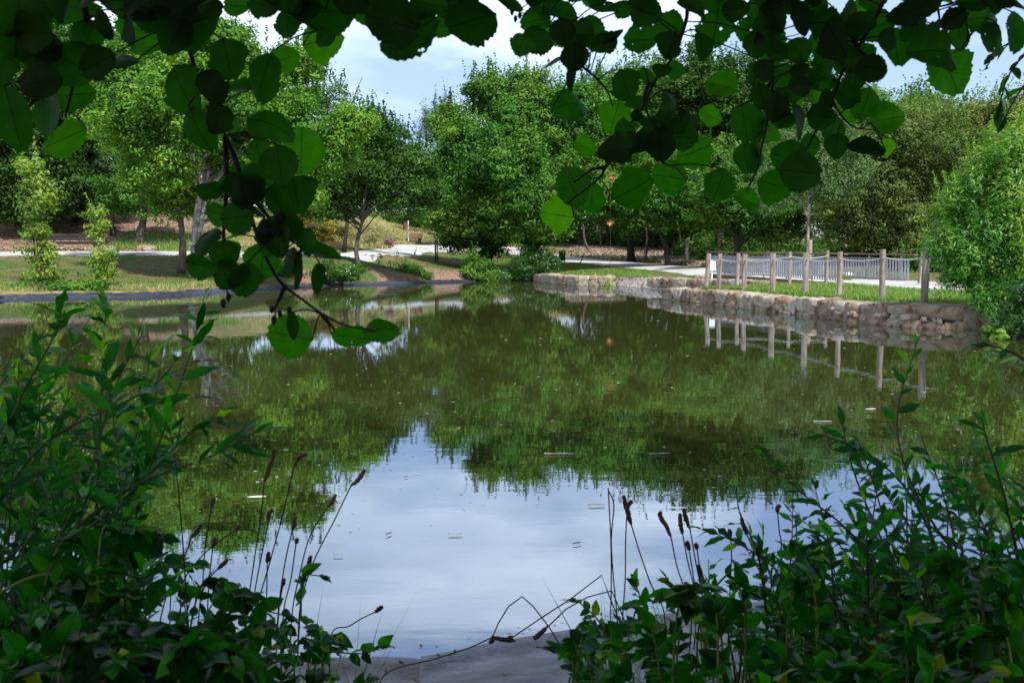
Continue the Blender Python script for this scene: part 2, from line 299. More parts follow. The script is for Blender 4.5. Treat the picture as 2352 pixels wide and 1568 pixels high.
def shore_dist(XY):
    """signed distance, positive on land"""
    XY = np.asarray(XY, float); a = SH; b = np.roll(SH, -1, 0)
    best = np.full(len(XY), 1e9); inside = np.zeros(len(XY), bool)
    for i in range(len(a)):
        ab = b[i] - a[i]; ap = XY - a[i]; t = np.clip((ap @ ab) / (ab @ ab), 0, 1)
        dd = np.hypot(*(ap - t[:, None] * ab).T); best = np.minimum(best, dd)
        c = ((a[i, 1] > XY[:, 1]) != (b[i, 1] > XY[:, 1])); dy = (b[i, 1] - a[i, 1]) or 1e-9
        xx = a[i, 0] + (XY[:, 1] - a[i, 1]) / dy * ab[0]; inside ^= c & (XY[:, 0] < xx)
    return np.where(inside, -best, best)
main_lo = [(-300, 590, 50), (0, 588, 52), (300, 588, 54), (500, 588, 56), (700, 591, 61), (800, 590, 64), (900, 586, 72), (1000, 581, 84), (1090, 575, 97)]
main_up = [(-300, 579, 59), (0, 577, 61), (300, 577, 63), (500, 577, 65), (700, 579, 70), (800, 578, 73), (880, 572, 85), (935, 562, 100), (1030, 552, 113)]
p2_lo = [(1090, 575, 97), (1180, 585, 92), (1250, 594, 87), (1330, 603, 81), (1400, 611, 75), (1500, 621, 66), (1580, 632, 56), (1630, 640, 49)]
p2_up = [(1030, 552, 113), (1180, 568, 105), (1290, 586, 98), (1330, 592, 94), (1400, 599, 88), (1500, 608, 78), (1580, 613, 69), (1660, 617, 62)]
p3_lo = [(1935, 652, 37.8), (2027, 660, 35), (2120, 668, 32.3), (2300, 676, 30), (2520, 682, 28)]
p3_up = [(1960, 640, 43), (2107, 645, 41.5), (2200, 648, 41), (2320, 650, 40), (2520, 652, 39)]
#            x, y, d, litter, dry
G, LT, DR = (0, 0), (1, 0), (0, 1)
ctrl = []
for q in main_lo + main_up + p2_lo + p3_lo + p3_up: ctrl.append((*q, .1, .1))
for q in p2_up: ctrl.append((*q, .3, .5))
ctrl += [(-300, 670, 37.5, .3, .7), (0, 672, 38.4, .35, .45), (200, 668, 40, .35, .45), (403, 664, 42.5, .35, .45), (564, 655, 50, .5, .2), (735, 645, 57, .8, 0), (900, 640, 62, .8, 0), (1050, 637, 68, 1, 0),
         (0, 640, 43, .1, .2), (200, 640, 44.5, .2, .2), (415, 627, 50, .2, .2), (500, 640, 49, .3, .1), (700, 610, 58, .2, .1), (828, 606, 61, .3, .1), (1000, 601, 76, 0, .2), (900, 620, 66, .5, .1),
         (-300, 565, 66, .6, .1), (-300, 500, 76, 1, 0), (0, 565, 67, .9, 0), (200, 562, 68, 1, 0), (400, 560, 70, .7, .3), (600, 560, 73, .3, .6), (0, 505, 76, 1, 0), (200, 500, 78, 1, 0), (400, 505, 80, .6, .4), (600, 500, 96, .2, .8),
         (720, 548, 80, 0, .8), (820, 560, 84, 0, .8), (850, 500, 130, 0, 1), (700, 480, 130, 0, 1), (950, 535, 135, 0, 1), (950, 557, 112, .1, .4), (938, 560, 106, .1, .4), (975, 556, 113, .1, .4), (910, 558, 110, 0, .8), (1100, 530, 140, .2, .8), (1200, 545, 135, .3, .7),
         (1225, 626, 73, .3, 0), (1180, 628, 76, .6, 0), (1130, 610, 82, .2, .1), (1290, 605, 80, 0, 0), (1330, 625, 64, 0, 0), (1400, 630, 63, 0, .3), (1470, 636, 55, 0, .4), (1520, 640, 50, .2, .7),
         (1400, 580, 104, 1, 0), (1600, 590, 92, 1, 0), (1450, 560, 125, 1, 0), (1650, 575, 110, 1, 0), (1740, 598, 80, 1, 0),
         (1660, 655, 39, .2, 0), (1750, 655, 40, .2, .2), (1800, 655, 41, .5, 0), (1880, 652, 39.5, 0, 0),
         (1600, 665, 36, 0, 0), (1709, 667, 34.1, 0, 0), (1775, 672.7, 31.5, 0, 0), (1851, 678, 29.1, 0, 0), (1929, 685, 26.4, 0, 0), (2027, 691, 24.2, 0, 0), (2122, 695.5, 22.4, 0, 0), (2300, 698, 22, 0, 0), (2200, 680, 27, 0, 0),
         (2000, 610, 58, .5, 0), (2300, 615, 52, .5, 0), (2520, 610, 50, .5, 0), (1850, 600, 64, .8, 0)]
CP, CZ, CL, CDr = [], [], [], []
for x, y, d, l, dr in ctrl:
    p = P(x, y, d); CP.append((p.x, p.y)); CZ.append(p.z); CL.append(l); CDr.append(dr)
for X, Y, Z, l, dr in [(-60, 20, .6, 0, .5), (-70, 60, 3, 1, 0), (-60, 110, 8, 1, 0), (0, 180, 10, .5, .5), (60, 170, 5, 1, 0), (60, 100, 3, 1, 0), (60, 40, 1, 0, 0), (20, 20, .5, 0, 0), (16, 12, .5, 0, 0),
                       (30, 5, .8, 0, 0), (12, 4, .5, 1, 0), (4, 2.5, .22, 1, 0), (2, 1.5, .24, 1, 0), (0, 2.2, .2, 1, 0), (-3, 2.5, .22, 1, 0), (-8, 3, .5, 1, 0), (-30, 5, .8, 0, 0), (0, -4, .4, 1, 0), (0, -30, 1.5, 1, 0), (-60, -30, 2, 1, 0), (60, -30, 2, 1, 0)]:
    CP.append((X, Y)); CZ.append(Z); CL.append(l); CDr.append(dr)
CP = np.array(CP); CZ = np.array(CZ); CL = np.array(CL); CDr = np.array(CDr)
K = np.hypot(CP[:, None, 0] - CP[None, :, 0], CP[:, None, 1] - CP[None, :, 1]) + np.eye(len(CP)) * -0.02
A = np.ones((len(CP) + 1,) * 2); A[:-1, :-1] = K; A[-1, -1] = 0
WZ = np.linalg.solve(A, np.append(CZ, 0))
def terr(XY):
    XY = np.atleast_2d(np.asarray(XY, float)); z = np.zeros(len(XY))
    for s in range(0, len(XY), 20000):
        q = XY[s:s+20000]; k = np.hypot(q[:, None, 0] - CP[None, :, 0], q[:, None, 1] - CP[None, :, 1])
        z[s:s+20000] = k @ WZ[:-1] + WZ[-1]
    d = shore_dist(XY)
    z = np.where(d > 0, np.minimum(np.maximum(z, .15), -.52 + d * .85), -.52 - np.minimum(.9, -d * .35))
    z = np.where((XY[:, 0] > -1.7) & (XY[:, 0] < 3.2) & (XY[:, 1] > 1.7) & (XY[:, 1] < 5.2), np.minimum(z, -.04), z)
    return z
def tz(x, y): return float(terr([(x, y)])[0])
def zones(XY):
    w = 1.0 / (np.hypot(XY[:, None, 0] - CP[None, :, 0], XY[:, None, 1] - CP[None, :, 1]) + .8) ** 3
    w /= w.sum(1, keepdims=True); return w @ CL, w @ CDr
def ground():
    xs = np.concatenate([np.arange(-300, -50, 10), np.arange(-50, -12, 1.0), np.arange(-12, 22, .4), np.arange(22, 50, 1.0), np.arange(50, 301, 10)])
    ys = np.concatenate([np.arange(-200, -4, 8), np.arange(-4, 6, .25), np.arange(6, 30, .5), np.arange(30, 80, .5), np.arange(80, 150, 1.5), np.arange(150, 700, 25)])
    X, Y = np.meshgrid(xs, ys); XY = np.stack([X.ravel(), Y.ravel()], 1)
    Z = terr(XY); far = np.hypot(XY[:, 0], XY[:, 1] - 60); Z = np.where(far > 130, np.minimum(Z, 12), Z)
    jit = np.array([mnoise.noise(Vector((a * .7, b * .7, 0))) for a, b in XY]); dd = shore_dist(XY)
    Z = Z + np.where(dd > 1.5, jit * .05, 0)
    li = np.zeros(len(XY)); dr = np.zeros(len(XY))
    for s in range(0, len(XY), 20000): li[s:s+20000], dr[s:s+20000] = zones(XY[s:s+20000])
    nx = len(xs); ny = len(ys); i = np.arange((ny - 1) * (nx - 1)); r = i // (nx - 1); c = i % (nx - 1); a = r * nx + c
    me = np_mesh('ground', np.column_stack([XY, Z]), np.column_stack([a, a + 1, a + nx + 1, a + nx]), True, {'litter': li, 'dryness': dr})
    m, N, L = new_mat('ground_soil_and_turf'); out = N.new('ShaderNodeOutputMaterial'); pb = N.new('ShaderNodeBsdfPrincipled'); pb.inputs['Roughness'].default_value = .95; pb.inputs['Specular IOR Level'].default_value = .1
    tc = N.new('ShaderNodeTexCoord')
    def nz(s, d=8, st=None):
        n = N.new('ShaderNodeTexNoise'); n.inputs['Scale'].default_value = s; n.inputs['Detail'].default_value = d; n.inputs['Roughness'].default_value = .68; L.new(tc.outputs['Object'], n.inputs['Vector']); return n.outputs[0]
    def mix(f, a, b):
        x = N.new('ShaderNodeMix'); x.data_type = 'RGBA'; L.new(f, x.inputs[0]); L.new(a, x.inputs[6]); L.new(b, x.inputs[7]); return x.outputs[2]
    fine = nz(9); grass = ramp(N, [(.3, (.035, .05, .014)), (.52, (.075, .08, .025)), (.75, (.15, .125, .05))]); L.new(fine, grass.inputs[0])
    litter = ramp(N, [(.3, (.06, .032, .022)), (.5, (.16, .10, .075)), (.75, (.34, .25, .2))]); L.new(nz(14), litter.inputs[0])
    dry = ramp(N, [(.3, (.12, .10, .035)), (.55, (.24, .19, .08)), (.75, (.4, .34, .19))]); L.new(nz(6), dry.inputs[0])
    soil = ramp(N, [(.3, (.09, .045, .03)), (.7, (.2, .12, .085))]); L.new(nz(8), soil.inputs[0])
    def mask(attr, w):                               # attribute + noise, thresholded: patches with their own outline
        a = N.new('ShaderNodeAttribute'); a.attribute_name = attr; s = N.new('ShaderNodeMath'); s.operation = 'MULTIPLY_ADD'; s.inputs[1].default_value = w; L.new(nz(.9, 9), s.inputs[0]); L.new(a.outputs['Fac'], s.inputs[2])
        r = N.new('ShaderNodeMapRange'); r.inputs[1].default_value = w * .5 + .38; r.inputs[2].default_value = w * .5 + .62; L.new(s.outputs[0], r.inputs[0]); return r.outputs[0]
    bare = N.new('ShaderNodeMapRange'); bare.inputs[1].default_value = .46; bare.inputs[2].default_value = .66; L.new(nz(.35, 7), bare.inputs[0])
    lush = ramp(N, [(.3, (.02, .045, .010)), (.7, (.06, .10, .02))]); L.new(nz(12), lush.inputs[0]); lm = N.new('ShaderNodeMapRange'); lm.inputs[1].default_value = .46; lm.inputs[2].default_value = .58; L.new(nz(.55, 9), lm.inputs[0])
    c = mix(bare.outputs[0], grass.outputs[0], soil.outputs[0]); c = mix(lm.outputs[0], c, lush.outputs[0]); c = mix(mask('dryness', 1.4), c, dry.outputs[0]); c = mix(mask('litter', 1.1), c, litter.outputs[0])
    L.new(c, pb.inputs['Base Color']); bp = N.new('ShaderNodeBump'); bp.inputs['Strength'].default_value = .6; bp.inputs['Distance'].default_value = .06; L.new(nz(7), bp.inputs['Height']); L.new(bp.outputs[0], pb.inputs['Normal'])
    L.new(pb.outputs[0], out.inputs[0])
    tag(link_mesh('ground', me, m), 'sloping park ground of turf, bare soil and leaf litter around the pond', kind='structure')
ground()
def ribbon(name, lo, up, mat, label, off=.04, n=40, m=6, kind='structure'):
    a = bez([P(*q) for q in lo], n); b = bez([P(*q) for q in up], n); k = min(len(a), len(b))
    ia = np.linspace(0, len(a) - 1, k); A_ = [a[int(i)] for i in ia]; ib = np.linspace(0, len(b) - 1, k); B_ = [b[int(i)] for i in ib]
    V = []
    for p, q in zip(A_, B_):
        for j in range(m + 1):
            r = p.lerp(q, j / m); e = .12 * mnoise.noise(Vector((r.x * .8, r.y * .8, 3))) if j in (0, m) else 0
            V.append((r.x, r.y + e))
    z = terr(V) + off; z[0::m+1] -= .05; z[m::m+1] -= .05
    f = [(i*(m+1)+j, (i+1)*(m+1)+j, (i+1)*(m+1)+j+1, i*(m+1)+j+1) for i in range(k-1) for j in range(m)]
    me = np_mesh(name, np.column_stack([np.array(V), z]), np.array(f), True)
    return tag(link_mesh(name, me, mat), label, kind=kind)
ribbon('path', main_lo, main_up, M['gravel'], 'pale gravel path curving above the far bank', .03, 48)
ribbon('path', p2_lo, p2_up, M['gravel'], 'gravel path branch running down to the footbridge', .06, 48)
ribbon('path', p3_lo, p3_up, M['gravel'], 'pale paved path at the near end of the footbridge', .05, 24)
# water
def water():
    V = np.array([(-62, 2.2, 0), (30, 2.2, 0), (30, 78, 0), (-62, 78, 0)]); me = np_mesh('water', V, np.array([(0, 1, 2, 3)]))
    m, N, L = new_mat('pond_water'); out = N.new('ShaderNodeOutputMaterial')
    tc = N.new('ShaderNodeTexCoord')
    def wn(sc, s, d=3):
        mp = N.new('ShaderNodeMapping'); mp.inputs['Scale'].default_value = sc; n = N.new('ShaderNodeTexNoise'); n.inputs['Scale'].default_value = s; n.inputs['Detail'].default_value = d
        L.new(tc.outputs['Object'], mp.inputs[0]); L.new(mp.outputs[0], n.inputs['Vector']); return n.outputs[0]
    b1 = N.new('ShaderNodeBump'); b1.inputs['Strength'].default_value = 1; b1.inputs['Distance'].default_value = .0006; L.new(wn((.8, 2.6, 1), 1.6, 3), b1.inputs['Height'])
    b2 = N.new('ShaderNodeBump'); b2.inputs['Strength'].default_value = 1; b2.inputs['Distance'].default_value = .00006; L.new(wn((1, 2.0, 1), 9, 2), b2.inputs['Height']); L.new(b1.outputs[0], b2.inputs['Normal'])
    gl = N.new('ShaderNodeBsdfGlossy'); gl.inputs['Roughness'].default_value = .004; gl.inputs['Color'].default_value = (.80, .87, 1.0, 1); L.new(b2.outputs[0], gl.inputs['Normal'])
    df = N.new('ShaderNodeBsdfDiffuse'); df.inputs[0].default_value = (.030, .033, .009, 1)
    fr = N.new('ShaderNodeFresnel'); fr.inputs[0].default_value = 1.6; L.new(b2.outputs[0], fr.inputs['Normal'])
    mr = N.new('ShaderNodeMapRange'); mr.inputs[1].default_value = 0; mr.inputs[2].default_value = .7; mr.inputs[3].default_value = .34; mr.inputs[4].default_value = .74; L.new(fr.outputs[0], mr.inputs[0])
    ms = N.new('ShaderNodeMixShader'); L.new(mr.outputs[0], ms.inputs[0]); L.new(df.outputs[0], ms.inputs[1]); L.new(gl.outputs[0], ms.inputs[2]); L.new(ms.outputs[0], out.inputs[0])
    tag(link_mesh('water', me, m), 'still brown-green pond water mirroring trees and clouds', kind='structure')
water()

# ------------------------------------------------------------------ leaf clouds, trees, bushes
def leaf_quads(C, size, up_bias=.5, aspect=.5, out=None, droop=0):
    n = len(C); nrm = RNG.normal(size=(n, 3))
    if out is None: nrm[:, 2] = np.abs(nrm[:, 2]) + up_bias
    else: nrm = nrm * .38 + out * 1.1
    nrm /= np.linalg.norm(nrm, axis=1, keepdims=True)
    a = RNG.normal(size=(n, 3)); a[:, 2] -= droop; a -= (a * nrm).sum(1, keepdims=True) * nrm; a /= np.linalg.norm(a, axis=1, keepdims=True) + 1e-9
    b = np.cross(nrm, a); s = size * RNG.uniform(.6, 1.3, (n, 1)); w = s * aspect
    V = np.empty((n, 4, 3)); V[:, 0] = C - a * s * .5; V[:, 1] = C + b * w * .5 + a * s * .05; V[:, 2] = C + a * s * .5; V[:, 3] = C - b * w * .5 + a * s * .05
    return V.reshape(-1, 3), np.arange(n * 4).reshape(-1, 4)
def crown_points(lobes, n, clump, shell=.55, sprig=.15, flat=.55, gap=.12, per=44):
    """boughs on each lobe, leaf clumps on each bough, leaves on the upper skin of each clump"""
    vol = np.array([l[1][0] * l[1][2] for l in lobes]); vol = vol / vol.sum(); pts, tint, centers, outs = [], [], [], []
    for (c, r), fr in zip(lobes, vol):
        r = np.array(r); c = np.array(c); ns = int(np.clip(8 + r.mean() * 4.2, 6, 30)); sd = RNG.normal(size=(ns, 3)); sd /= np.linalg.norm(sd, axis=1, keepdims=True)
        sc_ = c + sd * r * RNG.uniform(.35, .86, (ns, 1)); sr = RNG.uniform(.2, .46, (ns, 1)) * r; st = RNG.normal(size=ns) * .16
        k = max(6, int(n * fr / per)); wh = RNG.integers(0, ns, k); d = RNG.normal(size=(k, 3)); d[:, 2] += .25; d /= np.linalg.norm(d, axis=1, keepdims=True)
        rr = (shell + (1 - shell) * RNG.random((k, 1)) ** .5) * (1 + .15 * RNG.normal(size=(k, 1)))
        cc = sc_[wh] + d * rr * sr[wh]
        core = RNG.random(k) < .22; cc[core] = c + RNG.normal(size=(core.sum(), 3)) * .38 * r
        centers.append(cc); cr = clump * RNG.uniform(.55, 1.4, (k, 1, 1)); od = RNG.normal(size=(k, per, 3)); od /= np.linalg.norm(od, axis=2, keepdims=True)
        off = od * RNG.random((k, per, 1)) ** .4 * cr * np.array([1, 1, flat]); q = cc[:, None] + off
        t = np.clip(.42 + st[wh][:, None] + RNG.normal(size=(k, 1)) * .13 + RNG.normal(size=(k, per)) * .07, 0, 1)
        o = od * .9 + d[:, None] * .6; o[:, :, 2] += .35; keep = RNG.random((k, per)) > gap
        pts.append(q[keep]); tint.append(t[keep]); outs.append(o[keep])
        top = (d[:, 2] > .3) & (cc[:, 2] > c[2] + .25 * r[2]) & (RNG.random(k) < sprig * 2)
        for i in np.where(top)[0]:
            h = clump * RNG.uniform(.9, 2.4); m = 24; tt = RNG.random(m); lean = RNG.normal(size=2) * .25; w = .16 * clump * (1.1 - tt)
            s_ = cc[i] + np.stack([lean[0] * tt * h + RNG.normal(size=m) * w, lean[1] * tt * h + RNG.normal(size=m) * w, tt * h + clump * .2], 1)
            pts.append(s_); tint.append(np.clip(.5 + RNG.normal(size=m) * .2, 0, 1)); outs.append(np.repeat(d[i:i+1], m, 0))
    return np.concatenate(pts), np.concatenate(tint), np.concatenate(centers), np.concatenate(outs)
def lobe_px(l, d):
    x, y, rx, ry = l[:4]; dd = l[4] if len(l) > 4 else d; c = P(x, y, dd); s = dd / F
    return ((c.x, c.y, c.z), (rx * s, max(rx * s * .8, .6), ry * s))
def make_crown(name, lobes, n, size, mat, parent, clump=None, aspect=.46, **k):
    clump = clump or size * 3.4
    n = int(n * 2.1)
    size *= 1.12
    pts, t, cen, o = crown_points(lobes, n, clump, **k)
    V, Fq = leaf_quads(pts, size, out=o, aspect=aspect); me = np_mesh(name, V, Fq, False, {'tint': np.repeat(t, 4)})
    return link_mesh(name, me, mat, parent), cen
def tree(base, lobes, n, size, leaf, bark, tr, label, name='oak_tree', group=None, trunk=None, nb=26, limbs=None, cat='tree', clump=None, aspect=.46, **k):
    """base=(x px, d) ; lobes in grid px"""
    bx, d = base; p = P(bx, 600, d); z = tz(p.x, p.y) - .1; root = Vector((p.x, p.y, z)); W = [lobe_px(l, d) for l in lobes]
    e = empty(name, root, label, cat, group)
    _, cen = make_crown('crown', W, n, size, M[leaf], e, clump=clump, aspect=aspect, **k)
    mb = MB(); c0 = Vector(W[0][0])
    if trunk: path = [root] + [P(*q) for q in trunk]
    else:
        top = c0 + Vector((0, 0, -.1 * W[0][1][2])); path = [root, root.lerp(top, .4) + Vector((random.uniform(-.3, .3), 0, 0)), top]
    path = bez(path, 12); m = len(path); rad = [tr * (1 - .75 * i / (m - 1)) for i in range(m)]; rad[0] *= 1.25
    mb.tube(path, rad, 9, wob=.08)
    idx = RNG.permutation(len(cen))[:nb]
    for i in idx:
        q = Vector(cen[i]); s = path[int(m * random.uniform(.45, .98))]
        if (q - s).length < .3: continue
        mid = s.lerp(q, .5) + Vector((random.uniform(-.4, .4), random.uniform(-.4, .4), random.uniform(-.1, .5)))
        r0 = tr * .32
        mb.tube(bez([s, mid, q], 6), [r0 * (1 - .85 * j / 6) for j in range(7)], 5, cap=False)
    for lp in (limbs or []):
        r0, r1, pts = lp; pp = bez([P(*q) for q in pts], 12); mb.tube(pp, [r0 + (r1 - r0) * j / (len(pp) - 1) for j in range(len(pp))], 7, cap=False, wob=.1)
    mb.build('trunk', M[bark], e, True)
    return e
def bush(base, lobes, n, size, leaf, label, name='shrub', cat='shrub', group=None, stems=8, aspect=.5, bark='bark', clump=None, **k):
    bx, by, d = base; p = P(bx, by, d); root = Vector((p.x, p.y, max(tz(p.x, p.y), 0) - .03)); W = [lobe_px(l, d) for l in lobes]
    e = empty(name, root, label, cat, group); _, cen = make_crown('foliage', W, n, size, M[leaf], e, clump=clump, aspect=aspect, shell=.3, **k)
    mb = MB(); r0 = W[0][1][0]
    for i in RNG.permutation(len(cen))[:stems]:
        q = Vector(cen[i]); s = root + Vector((random.uniform(-.2, .2) * r0, random.uniform(-.2, .2) * r0, 0)); mid = s.lerp(q, .5) + Vector((0, 0, .15 * r0))
        mb.tube(bez([s, mid, q], 6), [.03 * r0 * (1 - .8 * j / 6) + .004 for j in range(7)], 5, cap=False)
    mb.build('stem', M[bark], e, True)
    return e

# --- background wood: a few tree meshes, copied
def copy_tree(src, loc, rz, s, label, group):
    c = src.copy(); COL.objects.link(c); c.location = loc; c.rotation_euler = (0, 0, rz); c.scale = (s, s, s * random.uniform(.9, 1.1)); c['label'] = label; c['group'] = group
    for ch in src.children:
        k = ch.copy(); COL.objects.link(k); k.parent = c
    return c
BG = "background trees closing the view behind the park"
# ------- left bank
tree((60, 70), [(60, 330, 170, 170), (-60, 250, 150, 190), (130, 420, 110, 90), (40, 150, 150, 110), (20, 450, 120, 70), (160, 130, 130, 100)], 52000, .26, 'dark', 'darkbark', .35, 'large dark tree at the left edge behind the park bench', limbs=None, name='dark_tree')
tree((175, 76), [(190, 330, 130, 130), (230, 210, 110, 120), (150, 440, 110, 60), (280, 140, 120, 90), (230, 430, 90, 50)], 36000, .26, 'dark', 'darkbark', .3, 'dark green tree directly behind the long dark bench', name='dark_tree')
tree((318, 68), [(330, 330, 120, 110), (300, 440, 90, 60), (400, 250, 100, 120)], 20000, .2, 'mid', 'bark', .3, 'mid green oak with a short stump-like trunk on the leaf litter bank')
bush((262, 500, 72), [(258, 405, 42, 65), (235, 440, 30, 40)], 4200, .2, 'blue', 'blue-grey leafed shrub between the dark tree and the oak bank', name='grey_shrub')
tree((415, 50), [(395, 455, 78, 62), (360, 400, 80, 70), (430, 360, 80, 80), (340, 330, 70, 60)], 26000, .17, 'oak_yellow', 'bark', .23, 'small bright green oak with a slim leaning trunk left of the lichen-white tree',
     trunk=[(420, 560, 50), (412, 480, 50), (402, 400, 50)])
tree((445, 48.5), [(430, 190, 150, 110), (560, 150, 130, 80), (310, 280, 100, 90, 47), (640, 270, 120, 110, 47.5), (740, 330, 95, 90), (560, 330, 110, 70), (820, 290, 45, 55), (690, 160, 70, 50), (370, 390, 80, 60, 46), (500, 370, 70, 55, 50), (620, 420, 90, 60, 46), (700, 430, 80, 60, 48), (250, 200, 90, 90, 50), (500, 95, 110, 50), (330, 120, 110, 70, 50), (450, 300, 80, 60, 45.5), (380, 230, 90, 70, 45.5), (560, 240, 90, 60, 45.5)], 90000, .17, 'oak_yellow', 'lichen', .24,
     'big yellow-green oak with a lichen-white forked trunk on the left bank', nb=46,
     trunk=[(447, 580, 48.5), (452, 500, 48.5), (462, 420, 48.5), (452, 330, 48.5), (470, 220, 48.5)],
     limbs=[(.11, .05, [(452, 520, 48.5), (478, 505, 48.3), (515, 470, 48), (545, 455, 47.6), (590, 440, 47)]), (.10, .04, [(455, 505, 48.5), (490, 470, 48.5), (520, 430, 48.5), (560, 395, 48.5)]),
            (.12, .05, [(455, 560, 48.4), (468, 480, 48.4), (478, 400, 48.4), (490, 330, 48.4), (500, 240, 48.4)]), (.08, .03, [(440, 400, 48.4), (400, 372, 48), (355, 378, 47.5)]), (.07, .02, [(450, 330, 48.4), (390, 298, 48), (300, 292, 47)]),
            (.08, .03, [(470, 300, 48), (560, 262, 48), (640, 250, 47.5)])])
tree((828, 61.5), [(800, 400, 110, 75), (890, 420, 105, 70), (720, 420, 90, 65), (945, 385, 66, 45), (850, 320, 80, 60), (960, 440, 70, 55), (760, 470, 80, 30), (680, 470, 70, 36)], 40000, .2, 'dark', 'bark', .17, 'dark leafed tree with a leaning speckled trunk above the cistus mound',
     trunk=[(818, 580, 61.5), (826, 530, 61.5), (838, 495, 61.5), (850, 440, 61.5)], limbs=[(.06, .015, [(836, 490, 61.4), (870, 470, 61), (905, 500, 60.6)]), (.07, .02, [(840, 480, 61.4), (800, 450, 61), (770, 440, 60.6)])])
tree((790, 72), [(770, 245, 62, 66), (850, 285, 58, 52), (895, 330, 50, 46), (830, 370, 70, 45), (940, 345, 36, 40), (720, 220, 45, 60)], 10500, .19, 'dark', 'darkbark', .16, 'airy thin-crowned tree with upright sprigs against the gap of sky',
     trunk=[(800, 480, 72), (800, 380, 72), (790, 250, 72)], limbs=[(.05, .015, [(795, 300, 72), (785, 220, 72), (782, 175, 72)]), (.05, .015, [(795, 290, 72), (815, 220, 72), (832, 178, 72)])], gap=.42, sprig=.6, clump=.55)
for (x, y, r, s) in ():
    pass
# ------- middle
tree((1225, 74), [(1180, 260, 100, 90), (1100, 360, 110, 90, 72), (1270, 320, 110, 110), (1200, 460, 130, 85, 71), (1340, 430, 110, 90, 72), (1060, 470, 90, 80, 73), (1240, 215, 60, 55), (1110, 215, 55, 50), (1400, 320, 90, 100), (1040, 290, 60, 50), (1235, 530, 85, 50, 71), (1180, 380, 100, 70, 70), (1350, 240, 60, 60)], 110000, .22, 'oak', 'darkbark', .42,
     'large rounded oak standing in the middle of the far bank', nb=50, sprig=.3, trunk=[(1225, 580, 74), (1228, 540, 74), (1222, 400, 74)])
tree((1120, 76), [(1060, 540, 70, 42), (1130, 560, 50, 40), (1110, 500, 90, 60), (1040, 490, 50, 36)], 17000, .2, 'mid', 'darkbark', .2, 'low spreading oak with a curved trunk beside the middle of the far bank',
     trunk=[(1128, 590, 76), (1142, 570, 76), (1150, 530, 76)])
tree((1040, 118), [(1025, 260, 42, 30), (985, 300, 28, 45), (1050, 320, 60, 60)], 7000, .3, 'pine', 'bark', .3, 'distant pine with upright needle tips behind the middle oak', name='pine_tree', sprig=.9, aspect=.18)
tree((1085, 106), [(940, 445, 80, 66), (1000, 400, 70, 66), (1010, 460, 70, 60)], 15000, .27, 'mid', 'bark', .3, 'mid green tree leaning over the far bench and sign post')
tree((1450, 84), [(1430, 300, 110, 130), (1500, 220, 110, 100), (1560, 330, 120, 110), (1440, 450, 120, 90), (1400, 210, 50, 50)], 50000, .24, 'oak', 'darkbark', .35, 'tall oak between the litter bin and the black leaning trunk', sprig=.3)
tree((1535, 72), [(1500, 470, 110, 70), (1600, 450, 110, 80), (1560, 400, 120, 70)], 34000, .21, 'oak', 'darkbark', .26, 'oak with a black leaning trunk beside the gravel path',
     trunk=[(1531, 570, 72), (1515, 530, 72), (1505, 490, 72), (1515, 430, 72)])
tree((1650, 78), [(1640, 220, 130, 110), (1740, 230, 130, 110), (1680, 350, 140, 110), (1590, 180, 80, 75), (1820, 240, 90, 90)], 56000, .23, 'dark', 'darkbark', .4, 'tall dark oak behind the footbridge reaching highest of the right hand trees', sprig=.25)
tree((1690, 64), [(1680, 470, 110, 75), (1780, 480, 110, 70), (1730, 420, 120, 70)], 36000, .2, 'mid', 'darkbark', .3, 'fresh green tree whose lowest boughs hang over the bridge handrail')
tree((1800, 92), [(1900, 230, 110, 90), (1980, 260, 90, 70), (1850, 330, 120, 100)], 20000, .27, 'mid', 'darkbark', .3, 'broad green tree rising behind the pale ash')
tree((2090, 84), [(2070, 262, 75, 45), (2110, 240, 40, 28), (2150, 290, 90, 60)], 9000, .24, 'oak', 'bark', .25, 'tree top with bare tipped twigs showing above the olive thicket', sprig=.6)
tree((2000, 58), [(2020, 400, 120, 130), (1950, 480, 110, 90), (2080, 500, 110, 90), (2120, 340, 120, 100), (2060, 560, 110, 45), (2140, 560, 90, 50)], 80000, .14, 'thick', 'bark', .14, 'dense shadowy willow thicket behind the right end of the bridge rail', name='willow_thicket_tree', sprig=.3)
tree((2230, 62), [(2200, 340, 120, 100), (2300, 330, 110, 110), (2110, 320, 90, 75), (2380, 320, 110, 120), (2220, 440, 130, 100)], 60000, .15, 'olive', 'bark', .16, 'pale olive willow thicket standing above the bright willow bush', name='willow_thicket_tree', sprig=.4)
e = tree((1855, 47), [(1800, 400, 70, 60), (1880, 390, 80, 70), (1920, 330, 60, 60), (1770, 450, 55, 45), (1905, 440, 50, 40), (1840, 320, 70, 50), (1960, 400, 40, 50)], 26000, .15, 'ash', 'lichen', .085, 'slender pale-barked ash tied beside a wooden stake near the bridge', name='ash_tree', nb=14,
     trunk=[(1856, 560, 47), (1856, 500, 47), (1858, 440, 47), (1880, 360, 47)], limbs=[(.05, .02, [(1856, 500, 47), (1845, 470, 47), (1838, 430, 47)]), (.05, .015, [(1858, 450, 47), (1885, 415, 47), (1905, 380, 47)])], aspect=.3, gap=.3)
